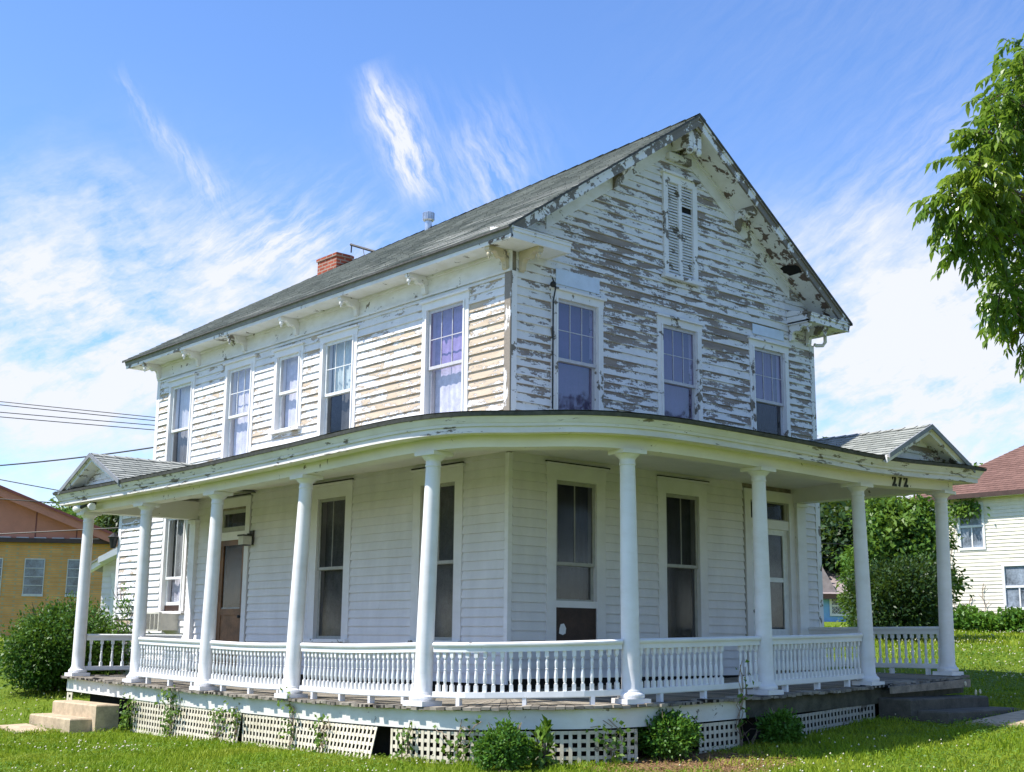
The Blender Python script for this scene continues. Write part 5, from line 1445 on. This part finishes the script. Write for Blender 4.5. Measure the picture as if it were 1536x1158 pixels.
# trees behind
def gp(px, d): q = at(px, 950, d); return (q[0], q[1])
G_ = 'trees behind the houses'
tree('tall dark tree filling the view behind the right end of the porch', gp(1290, 58), 9, tuple(at(1290, 828, 58)), (2.9, 2.9, 2.55), 130, 130, .34, M['tree_dark'], 31, G_, shell=.25, sig=.55)
tree('dark tree behind the blue house roof', gp(1225, 66), 8, tuple(at(1215, 800, 66)), (3.6, 3.6, 3.6), 90, 120, .36, M['tree_dark'], 32, G_, shell=.25, sig=.6)
tree('tall bright green tree against the corner of the white neighbouring house', gp(1362, 36), 6, tuple(at(1352, 824, 36)), (1.2, 1.2, 1.6), 100, 130, .19, M['tree_light'], 33, G_, shell=.3, sig=.22, trunk_r=.1)
shrub('broad dark bush below the bright tree left of the white neighbouring house', 0, 0, 0, (1.32, 1.25, 1.12), 15000, .12, M['tree_dark'], 34, pos=(*gp(1352, 33), 0), name='bush', cat='bush', shell=.45)
shrub('yellow green bush hiding the blue house corner', 0, 0, 0, (.42, .42, 1.2), 4200, .11, M['tree_light'], 35, pos=(*gp(1290, 34.5), 0), name='bush', cat='bush', shell=.4)
tree('small tree top showing over the red roof', gp(1470, 64), 9, tuple(at(1466, 722, 64)), (.7, .7, .8), 22, 60, .26, M['tree_light'], 36, G_, shell=.2, sig=.24, trunk_r=.1)
tree('tree showing between the brick building and the porch roof', gp(150, 64), 8, tuple(at(168, 812, 64)), (2.4, 2.4, 2.2), 90, 120, .30, M['tree_light'], 37, G_, shell=.3, sig=.5)
tree('rounded tree behind the rake of the brick building', gp(115, 70), 8, tuple(at(120, 800, 70)), (1.5, 1.5, 1.7), 60, 110, .30, M['tree_light'], 38, G_, shell=.3, sig=.5)
tree('dark tree behind the small white outbuilding', gp(215, 60), 8, tuple(at(222, 830, 60)), (2.6, 2.6, 2.8), 80, 110, .30, M['tree_dark'], 39, G_, shell=.3, sig=.5)
# trees added out of the frame to darken the window reflections
S_ = 'trees added beside the camera'
for k, (bx, by, hh, rr_) in enumerate(((-19, 31, 5.2, 3.8), (-25, 40, 5.8, 4.2), (-26, 31, 5.6, 3.8), (-21, 52, 6.2, 5.0), (22, -26, 6.2, 3.8), (29, -22, 5.6, 3.6), (16, -33, 5.8, 3.6))):
    tree(('added leafy tree out past the left edge, for darker window reflections', 'added leafy tree out past the right edge, for darker window reflections')[k > 3] , (bx, by), hh, (bx, by, hh + float(gz(bx, by))), (rr_, rr_, rr_ * .95), 70, 90, .45, M['tree_dark'], 60 + k, ('added trees past the left edge', 'added trees past the right edge')[k > 3], shell=.3, sig=.6)
# low hedge before the white house
def hedge():
    a = np.array([29.35, yc + .4]); b = np.array([29.35, yc - 9.0]); org = (29.35, (a[1] + b[1]) / 2, float(gz(29.35, (a[1] + b[1]) / 2)))
    root = thing('low_hedge', 'low leafy green hedge along the foot of the white neighbouring house', 'hedge', org)
    r = np.random.default_rng(4); n = 15000; tt = r.random(n); p = a + (b - a) * tt[:, None]
    h = .62 + .13 * np.sin(tt * 31) + .10 * np.sin(tt * 77 + 1)
    x = p[:, 0] + r.normal(size=n) * .28; z = gz(p[:, 0], p[:, 1]) + h * r.random(n) ** .7
    pts = np.stack([x, p[:, 1] + r.normal(size=n) * .1, z], 1)
    foliage('foliage', pts, r.normal(size=(n, 3)) + np.array([-.4, -.3, .5]), r.normal(size=(n, 3)) * .5 + np.array([-.3, 0, .8]), .16 * r.uniform(.6, 1.3, n), .09 * r.uniform(.7, 1.2, n), M['shrub'], root, org)
    mb = MB()
    for k in range(30): q = a + (b - a) * (k + .5) / 30; g = float(gz(*q)); mb.tube([(q[0], q[1], g - .05), (q[0], q[1], g + .4)], [.02, .01], 5)
    mb.build('stem', M['bark'], root, org)
hedge()
# climbing plant at the neighbour's upper window
r_ = np.random.default_rng(8); y0n, z0n = nb(1432, 762); n_ = 260
org = (XN - .1, y0n, z0n); t = thing('climbing_plant', 'climbing plant spilling over the upper window of the white neighbouring house', 'climber', org)
yy, zz_ = nb(1450, 765); pts = np.stack([XN - .12 - r_.random(n_) * .25, yy + r_.normal(size=n_) * .34, zz_ + .12 + r_.normal(size=n_) * .14 - np.abs(r_.normal(size=n_)) * .12], 1)
foliage('leaves', pts, r_.normal(size=(n_, 3)) + np.array([0, 0, -.6]), np.array([-.8, 0, .5]) + r_.normal(size=(n_, 3)) * .3, .18, .10, M['tree_light'], t, org)
mb = MB(); ym, zm_ = nb(1436, 930); mb.tube([(XN - .08, ym, zm_ - .5), (XN - .08, ym + .1, zm_ + 2), (XN - .10, yy + .3, zz_)], .012, 5); mb.build('stem', M['twig'], t, org)
for lbl, px, h in (('tall dry vine stalk climbing the cream siding', 1479, 875), ('short dry vine stalk on the cream siding', 1459, 895)):
    ym, zm_ = nb(px, 930); yt, zt_ = nb(px, h); t = thing('dry_stalk', lbl, 'stalk', (XN - .1, ym, zm_ - .3)); mb = MB()
    q = [(XN - .07, ym + .05 * math.sin(k * 1.7), zm_ - .3 + (zt_ - zm_ + .3) * k / 6) for k in range(7)]; mb.tube(q, .013, 5)
    for k in range(2, 6): mb.tube([q[k], (XN - .07, q[k][1] + .16 * (-1) ** k, q[k][2] + .16)], .008, 4)
    mb.build('stem', M['twig'], t, (XN - .1, ym, zm_ - .3))

# ------------------------------------------------------------------ overhead wires
def wire(label, p0, p1, sag, rad, grp='overhead wires'):
    p0, p1 = Vector(p0), Vector(p1); mb = MB()
    o = p0.lerp(p1, .5)
    mb.tube([p0.lerp(p1, k / 30) - Vector((0, 0, sag * 4 * (k / 30) * (1 - k / 30))) for k in range(31)], rad, 5)
    ob = mb.build('power_line', M['iron'], None, o); ob.location = o
    return tag(ob, label, 'power line', grp)
def ext(a, b, da, db, e0=4., e1=1.4):
    A, B = Vector(at(*a, da)), Vector(at(*b, db)); d = B - A
    return A - d * e0, B + d * e1
for lbl, a, b in (('topmost of the four parallel wires left of the house', (0, 597), (231, 622)), ('second from the top of the four parallel wires', (0, 602), (231, 627)), ('third from the top of the four parallel wires', (0, 613), (231, 634)), ('lowest of the four parallel wires left of the house', (0, 620), (231, 641))):
    p, q = ext(a, b, 40, 40); wire(lbl, p, q, .12, .013)
p = Vector(at(-420, 690, 36)); q = Vector((.6, L + .05, 5.25)); wire('thick sagging service wire running to the far side of the house', p, q, .42, .016)
p, q = ext((0, 714), (94, 732), 34, 34, 8., 4.); wire('single wire passing behind the left porch gablet', p, q, .1, .013)
p, q = ext((0, 743), (92, 750), 34, 34, 8., 4.); wire('wire passing just above the brick building rake', p, q, .1, .014)
p, q = ext((0, 799), (200, 790), 38, 38, 4., .4); wire('pale cable crossing in front of the salmon gable', p, q, .05, .018)
for lbl, a, b in (('upper wire across the dark tree behind the porch', (1228, 812), (1325, 818)), ('slanting wire across the dark tree behind the porch', (1228, 822), (1310, 838)), ('lower wire above the blue house roof', (1228, 834), (1325, 832)), ('cable crossing the blue house wall', (1228, 897), (1290, 893))):
    p, q = ext(a, b, 42, 42, 2., .8); wire(lbl, p, q, .05, .012, 'wires behind the porch')

# ------------------------------------------------------------------ ground
def mat_ground():
    t = NT('lawn'); o = t.obj()
    n1 = t.noise(o, .55, 5, .6); n2 = t.noise(o, 5, 5, .65); n3 = t.noise(o, 45, 3, .6)
    c = t.mix(t.ramp(t.math('ADD', t.math('MULTIPLY', n1, .55), t.math('MULTIPLY', n2, .45)), .3, .7), (.10, .165, .014), (.185, .24, .024))
    c = t.mix(t.math('MULTIPLY', t.ramp(n3, .4, .75), .5), c, (.08, .15, .012))
    # bare mulch along the porch front
    d = t.n('ShaderNodeVectorMath', {'operation': 'DISTANCE'}); t.set(d, 0, o); d.inputs[1].default_value = (-.2, -3.2, .25)
    f = t.ramp(t.math('ADD', d.outputs['Value'], t.math('MULTIPLY', t.math('SUBTRACT', n2, .5), 1.0)), .75, 1.1, 1, 0)
    c = t.mix(f, c, t.mix(n3, (.12, .07, .035), (.34, .215, .11)))
    return t.finish(c, .95, t.bump(t.math('ADD', n2, n3), .8, .05), .1)
xs = np.concatenate([[-3000, -800, -250, -90], np.arange(-40, 60.01, 1.), [110, 250, 800, 3000]]); ys = np.concatenate([[-800, -200, -60], np.arange(-30, 60.01, 1.), [90, 160, 400, 1200, 4000]])
X, Y = np.meshgrid(xs, ys, indexing='ij'); Z = gz(X, Y)
V = np.stack([X, Y, Z], -1).reshape(-1, 3); ny = len(ys)
I = np.arange((len(xs) - 1) * ny).reshape(-1, ny)[:, :-1].ravel()
F = np.stack([I, I + ny, I + ny + 1, I + 1], 1).ravel()
g = np_mesh('ground', V, F, 4, mat_ground(), smooth=True); tag(g, 'green clover lawn rising gently behind the house', 'lawn', kind='structure')

# two streets added outside the frame; their grey cuts the lawn's green bounce
def strip(name, label, cat, pts, mat, h):
    mb = MB()
    (x0, y0), (x1, y1) = pts; nx = max(1, int((x1 - x0) / 2)); ny = max(1, int((y1 - y0) / 2))
    for i in range(nx):
        for j in range(ny):
            q = [(x0 + (x1 - x0) * a / nx, y0 + (y1 - y0) * b / ny) for a, b in ((i, j), (i + 1, j), (i + 1, j + 1), (i, j + 1))]
            mb.face([(a, b, float(gz(a, b)) + h) for a, b in q])
    return tag(mb.build(name, mat), label, cat, kind='structure')
M['asphalt'] = mat_plain('asphalt', (.085, .085, .088), .95, .2, 5, .4)
strip('road', 'added unseen grey asphalt street past the left edge', 'road', ((-22, -34), (-12.2, 46)), M['asphalt'], .07)
strip('road', 'added unseen grey asphalt street behind the camera', 'road', ((-12.1, -26), (44, -14)), M['asphalt'], .07)
# walkway slabs
mb = MB()
def slab_poly(pts, h=.05):
    top = [(p[0], p[1], float(gz(p[0], p[1])) + h) for p in pts]; bot = [(p[0], p[1], float(gz(p[0], p[1])) - .1) for p in pts]; k = len(pts)
    mb.add(bot + top, [tuple(range(k, 2 * k))] + [(i, (i + 1) % k, k + (i + 1) % k, k + i) for i in range(k)])
slab_poly([(4.6, -3.7), (6.4, -3.6), (6.9, -5.2), (6.6, -9), (4.9, -9), (5.0, -5.2)], .03)
o = mb.build('walkway', M['concrete'], None); tag(o, 'pale concrete walk leading to the right hand steps', 'path', kind='structure')
mb = MB(); slab_poly([(-2.95, 7.1), (-2.9, 8.3), (-3.4, 8.35), (-3.45, 7.3)], .03); o = mb.build('walkway', M['concrete'], None); tag(o, 'low slab of concrete at the foot of the sunlit steps', 'path', kind='structure')

# ------------------------------------------------------------------ grass
poly = np.array([off(i, .14) for i in range(len(FULL))] + [(6.9, 0), (6.9, 10.5), (0, 10.5), (0, 8.6)])
def inside(x, y, P=poly):
    r = np.zeros(len(x), bool); j = len(P) - 1
    for i in range(len(P)):
        c = ((P[i, 1] > y) != (P[j, 1] > y)) & (x < (P[j, 0] - P[i, 0]) * (y - P[i, 1]) / (P[j, 1] - P[i, 1] + 1e-12) + P[i, 0]); r ^= c; j = i
    return r
def scatter(n, dmin, dmax, hw, seed, pw=1.0):
    r = np.random.default_rng(seed); u = r.random(n)
    d = dmin + (dmax - dmin) * u ** pw; lat = (r.random(n) * 2 - 1) * hw * d
    hd = np.array([math.sin(YAW), math.cos(YAW)]); x = CAM[0] + hd[0] * d + rt[0] * lat; y = CAM[1] + hd[1] * d + rt[1] * lat
    ok = ~inside(x, y)
    ok &= ~((x > -2.84) & (x < -2.1) & (y > 6.6) & (y < 8.4)) & ~((x > 4.3) & (x < 6.4) & (y > -3.55) & (y < -2.5))
    ok &= ~((x > 2.) & (x < 12) & (y > 13.5) & (y < 22)) & ~((x > -.1) & (x < 3.2) & (y > 10.4) & (y < 12))
    ok &= ~((x > 4.9) & (x < 6.6) & (y > -9) & (y < -3.6)) & ~((x > -3.4) & (x < -2.9) & (y > 7.2) & (y < 8.3))
    m = (np.hypot(x + .2, y + 3.2) + r.normal(size=n) * .2 < .8) & (r.random(n) < .9); ok &= ~m
    return x[ok], y[ok], d[ok], r
def grass(n, dmin, dmax, hw, seed, pw, h0, w0):
    x, y, d, r = scatter(n, dmin, dmax, hw, seed, pw); m = len(x); z = gz(x, y)
    # tufty height
    tuft = .65 + .5 * (np.sin(x * 3.1 + np.sin(y * 2.3) * 2) * np.sin(y * 3.7 + np.sin(x * 1.9) * 2)) + r.random(m) * .5
    h = h0 * np.clip(tuft, .35, 1.7) * (d / 14) ** .35; w = w0 * (d / 14) ** .8 * r.uniform(.6, 1.3, m)
    a = r.random(m) * 2 * np.pi; s = np.stack([np.cos(a), np.sin(a), np.zeros(m)], 1); b = r.random(m) * 2 * np.pi; ben = np.stack([np.cos(b), np.sin(b), np.zeros(m)], 1) * (h * r.uniform(.2, .8, m))[:, None]
    P = np.stack([x, y, z - .01], 1); U = np.array([0, 0, 1.]) * h[:, None]; hwv = s * (w / 2)[:, None]
    v = np.stack([P - hwv, P + hwv, P - hwv * .8 + U * .6 + ben * .35, P + hwv * .8 + U * .6 + ben * .35, P + U * .95 + ben], 1).reshape(-1, 3)
    k = np.arange(m) * 5; f = np.stack([k, k + 1, k + 3, k, k + 3, k + 2, k + 2, k + 3, k + 4], 1).ravel()
    return v, f
vs, fs, o_ = [], [], 0
for args in ((185000, 9.0, 20.5, .60, 1, .85, .070, .010), (78000, 17, 48, .60, 2, .7, .075, .013)):
    v, f = grass(*args); vs.append(v); fs.append(f + o_); o_ += len(v)
o = np_mesh('grass', np.vstack(vs), np.concatenate(fs), 3, M['grass']); tag(o, 'bright green unmown grass across the lawn', 'grass', kind='stuff')
# clover leaves in patches
x, y, d, r_ = scatter(110000, 9.0, 30, .60, 15, .8); patch = np.sin(x * 1.3 + 2 + np.sin(y * .8)) * np.sin(y * 1.6 + x * .4) + r_.normal(size=len(x)) * .45; k = patch > .25; x, y, d = x[k], y[k], d[k]; m = len(x)
c = np.stack([x, y, gz(x, y) + .02 + r_.random(m) * .05], 1); a = r_.random(m) * 2 * np.pi
v, f = leaf_arrays(c, np.stack([np.cos(a), np.sin(a), r_.uniform(-.1, .5, m)], 1), np.array([0, 0, 1.]) + r_.normal(size=(m, 3)) * .3, .034 * (d / 14) ** .6 * r_.uniform(.7, 1.3, m), .028 * (d / 14) ** .6, .15)
o = np_mesh('clover_leaves', v, f, 4, M['clover_leaf']); tag(o, 'darker low clover leaves in patches through the lawn', 'clover', kind='stuff')
# clover heads
x, y, d, r_ = scatter(15000, 9.0, 46, .60, 5, .75); patch = np.sin(x * .9 + 1) * np.sin(y * 1.1) + np.sin(x * 2.3 + y) * .7; k = patch + r_.normal(size=len(x)) * .35 > .5; x, y, d = x[k], y[k], d[k]; m = len(x)
rr = (.0105 + .005 * r_.random(m)) * (d / 14) ** .55; c = np.stack([x, y, gz(x, y) + .055 + r_.random(m) * .045 * (d / 14) ** .4], 1)
octv = np.array([(1, 0, 0), (-1, 0, 0), (0, 1, 0), (0, -1, 0), (0, 0, .9), (0, 0, -.7)]); octf = np.array([(0, 2, 4), (2, 1, 4), (1, 3, 4), (3, 0, 4), (2, 0, 5), (1, 2, 5), (3, 1, 5), (0, 3, 5)])
v = (c[:, None] + octv[None] * rr[:, None, None]).reshape(-1, 3); f = (octf[None] + (np.arange(m) * 6)[:, None, None]).ravel()
o = np_mesh('clover_flowers', v, f, 3, M['clover'], smooth=True); tag(o, 'small white clover flowers dotted through the lawn', 'clover', kind='stuff')
# mulch chips
n_ = 3000; a = rng.random(n_) * 2 * np.pi; q = 1.1 * rng.random(n_) ** .5; x = -.2 + np.cos(a) * q * 1.2; y = -3.2 + np.sin(a) * q
k = ~inside(x, y); x, y = x[k], y[k]; m = len(x); c = np.stack([x, y, gz(x, y) + .008 + rng.random(m) * .02], 1)
dd = rng.normal(size=(m, 3)) * np.array([1, 1, .25]); v, f = leaf_arrays(c, dd, np.array([0, 0, 1.]) + rng.normal(size=(m, 3)) * .3, rng.uniform(.02, .06, m), rng.uniform(.008, .02, m), .1)
o = np_mesh('bark_mulch', v, f, 4, M['chips']); tag(o, 'brown bark mulch and dead leaves under the front shrubs', 'mulch', kind='stuff')

# ------------------------------------------------------------------ sun, sky, camera
SUN_EL = R(56); sh = np.array([-.88, .47]); sh /= np.linalg.norm(sh)
sd = Vector((sh[0] * math.cos(SUN_EL), sh[1] * math.cos(SUN_EL), math.sin(SUN_EL)))
ld = bpy.data.lights.new('sun', 'SUN'); ld.energy = 5.0; ld.angle = R(.55); ld.color = (1, .955, .88)
lo = bpy.data.objects.new('sun', ld); COL.objects.link(lo); lo.rotation_euler = sd.to_track_quat('Z', 'Y').to_euler(); lo.location = (-20, 10, 40)

w = bpy.data.worlds.new('World'); sc.world = w; w.use_nodes = True
S = NT.__new__(NT); S.t = w.node_tree; S.t.nodes.clear()
outw = S.t.nodes.new('ShaderNodeOutputWorld')
sky = S.t.nodes.new('ShaderNodeTexSky'); sky.sky_type = 'NISHITA'; sky.sun_disc = False; sky.sun_elevation = SUN_EL; sky.sun_rotation = math.atan2(sh[0], sh[1]); sky.air_density = 1.0; sky.dust_density = .35; sky.ozone_density = 2.2
gen = S.n('ShaderNodeTexCoord').outputs['Generated']
nd = S.t.nodes.new('ShaderNodeVectorMath'); nd.operation = 'NORMALIZE'; S.set(nd, 0, gen); xyz = S.sep(nd.outputs[0])
AZ = S.math('SUBTRACT', S.math('MULTIPLY', S.math('ARCTAN2', xyz[0], xyz[1]), 57.29578), 41.2)      # degrees from the street corner's bearing
EL = S.math('MULTIPLY', S.math('ARCSINE', xyz[2]), 57.29578)
base = S.comb(AZ, EL, 0.)
wn = S.n('ShaderNodeTexNoise', Scale=.16, Detail=5., Roughness=.6); S.set(wn, 'Vector', base)
wc = S.sep(wn.outputs['Color'])
AZw = S.math('ADD', AZ, S.math('MULTIPLY', S.math('SUBTRACT', wc[0], .5), 5.)); ELw = S.math('ADD', EL, S.math('MULTIPLY', S.math('SUBTRACT', wc[1], .5), 5.))
wn2 = S.n('ShaderNodeTexNoise', Scale=.55, Detail=4., Roughness=.6); S.set(wn2, 'Vector', base); wc2 = S.sep(wn2.outputs['Color'])
AZs = S.math('ADD', AZ, S.math('MULTIPLY', S.math('SUBTRACT', wc2[0], .5), .8)); ELs = S.math('ADD', EL, S.math('MULTIPLY', S.math('SUBTRACT', wc2[1], .5), .8))
def rot(a, e, ang, kx, ky):
    c, s = math.cos(R(ang)), math.sin(R(ang))
    p = S.math('ADD', S.math('MULTIPLY', a, c), S.math('MULTIPLY', e, s)); q = S.math('SUBTRACT', S.math('MULTIPLY', e, c), S.math('MULTIPLY', a, s))
    return S.comb(S.math('MULTIPLY', p, kx), S.math('MULTIPLY', q, ky), 0.)
def seg_mask(a, b, w, end=1.):
    ax, ay = a; bx, by = b; ln = math.hypot(bx - ax, by - ay); ux, uy = (bx - ax) / ln, (by - ay) / ln
    px = S.math('SUBTRACT', AZs, ax); py = S.math('SUBTRACT', ELs, ay)
    s_ = S.math('ADD', S.math('MULTIPLY', px, ux), S.math('MULTIPLY', py, uy)); t_ = S.math('SUBTRACT', S.math('MULTIPLY', py, ux), S.math('MULTIPLY', px, uy))
    wv = S.ramp(s_, 0, ln, w[0], w[1])
    g = S.math('EXPONENT', S.math('MULTIPLY', S.math('POWER', S.math('DIVIDE', t_, wv), 2.), -1.))
    e = S.math('MULTIPLY', S.ramp(s_, -end, end, 0, 1), S.ramp(s_, ln - end, ln + end, 1, 0))
    return S.math('MULTIPLY', g, e)
def blob_mask(c, r, k=1.):
    px = S.math('DIVIDE', S.math('SUBTRACT', AZw, c[0]), r[0]); py = S.math('DIVIDE', S.math('SUBTRACT', ELw, c[1]), r[1])
    return S.math('MULTIPLY', S.math('EXPONENT', S.math('MULTIPLY', S.math('ADD', S.math('MULTIPLY', px, px), S.math('MULTIPLY', py, py)), -1.)), k)
def add(*xs):
    r = xs[0]
    for x_ in xs[1:]: r = S.math('ADD', r, x_)
    return r
fib1 = S.noise(rot(AZs, ELs, -62, .42, 2.0), 1., 9, .64)        # streaks falling to the right
fib2 = S.noise(rot(AZs, ELs, 38, .30, 1.7), 1., 8, .68)          # streaks rising to the right
puff = S.noise(S.comb(S.math('MULTIPLY', AZw, .12), S.math('MULTIPLY', ELw, .22), 2.), 1.6, 7, .6)
fine = S.noise(rot(AZs, ELs, 24, .28, .95), 1.3, 9, .68)
bank = S.ramp(ELw, 20, 11, 0, 1)
tex = add(S.math('MULTIPLY', puff, .6), S.math('MULTIPLY', fine, .4))
front = S.ramp(S.math('ABSOLUTE', AZ), 30, 48, 1, .22)
c_bank = S.math('MULTIPLY', S.math('MULTIPLY', bank, front), S.ramp(tex, .36, .58))
feather = S.math('MULTIPLY', seg_mask((-6.9, 24.6), (-4.2, 19.7), (.8, .95), .7), S.ramp(fib1, .30, .62))
feather2 = S.math('MULTIPLY', seg_mask((-6.0, 23.8), (-4.6, 20.4), (1.5, .9), .9), S.ramp(fib1, .40, .62))
streak = S.math('MULTIPLY', seg_mask((-17.3, 22.2), (-13.2, 18.6), (.35, .75), .8), S.ramp(fib1, .36, .68))
streak2 = S.math('MULTIPLY', seg_mask((-18.4, 23.8), (-17.2, 22.0), (.35, .25), .5), S.ramp(fib1, .42, .75))
patch = S.math('MULTIPLY', blob_mask((-1.4, 20.8), (2.4, 2.0)), S.ramp(fib1, .38, .66))
mid = S.math('MULTIPLY', blob_mask((-10.8, 17.4), (4.6, 2.2)), S.ramp(fib2, .42, .66))
lft = S.math('MULTIPLY', blob_mask((-18, 14.2), (8.5, 4.4)), S.ramp(tex, .36, .58))
rgt = S.math('MULTIPLY', blob_mask((19, 12.2), (8.5, 5.2)), S.ramp(tex, .28, .56))
rst = S.math('MULTIPLY', seg_mask((11, 15.5), (22, 21.5), (1.5, 2.4), 2.), S.ramp(fib2, .38, .72))
veil = S.math('MULTIPLY', S.math('MULTIPLY', S.ramp(AZ, 2, 22, 0, 1), front), S.ramp(fib2, .35, 1.0))
gen_c = S.math('MULTIPLY', S.ramp(EL, 32, 55, 0, .45), S.ramp(S.noise(nd.outputs[0], 3.2, 7, .6), .48, .75))
cl = add(S.math('MULTIPLY', c_bank, .85), S.math('MULTIPLY', feather, .95), S.math('MULTIPLY', feather2, .35), S.math('MULTIPLY', streak, .62), S.math('MULTIPLY', streak2, .42), S.math('MULTIPLY', patch, .55), S.math('MULTIPLY', mid, .85), S.math('MULTIPLY', lft, .85), S.math('MULTIPLY', rgt, .9), S.math('MULTIPLY', rst, .38), S.math('MULTIPLY', veil, .22), gen_c)
cl = S.math('MINIMUM', cl, .97)
hs = S.n('ShaderNodeHueSaturation', Saturation=1.12, Value=1.45); S.set(hs, 'Color', sky.outputs[0])
tint = S.mix(1., hs.outputs[0], (.92, .97, 1.16), 'MULTIPLY')
colr = S.mix(cl, tint, (6.1, 6.3, 6.95))
bg = S.n('ShaderNodeBackground', Strength=.099); S.set(bg, 'Color', colr); S.t.links.new(bg.outputs[0], outw.inputs[0])

cam = bpy.data.cameras.new('camera'); cam.sensor_fit = 'HORIZONTAL'; cam.sensor_width = 36; cam.lens = 36 * FPX / 1536; cam.clip_end = 6000; cam.clip_start = .1
co = bpy.data.objects.new('camera', cam); COL.objects.link(co)
Mx = Matrix(((rt2[0], up2[0], -fw[0], CAM[0]), (rt2[1], up2[1], -fw[1], CAM[1]), (rt2[2], up2[2], -fw[2], CAM[2]), (0, 0, 0, 1))); co.matrix_world = Mx
sc.camera = co
vs_ = sc.view_settings; vs_.view_transform = 'Standard'; vs_.look = 'None'; vs_.exposure = 0.62; vs_.gamma = 1; vs_.use_curve_mapping = False
sc.render.engine = 'CYCLES'; sc.cycles.max_bounces = 8; sc.cycles.diffuse_bounces = 4; sc.cycles.transparent_max_bounces = 12; sc.cycles.caustics_reflective = False; sc.cycles.caustics_refractive = False
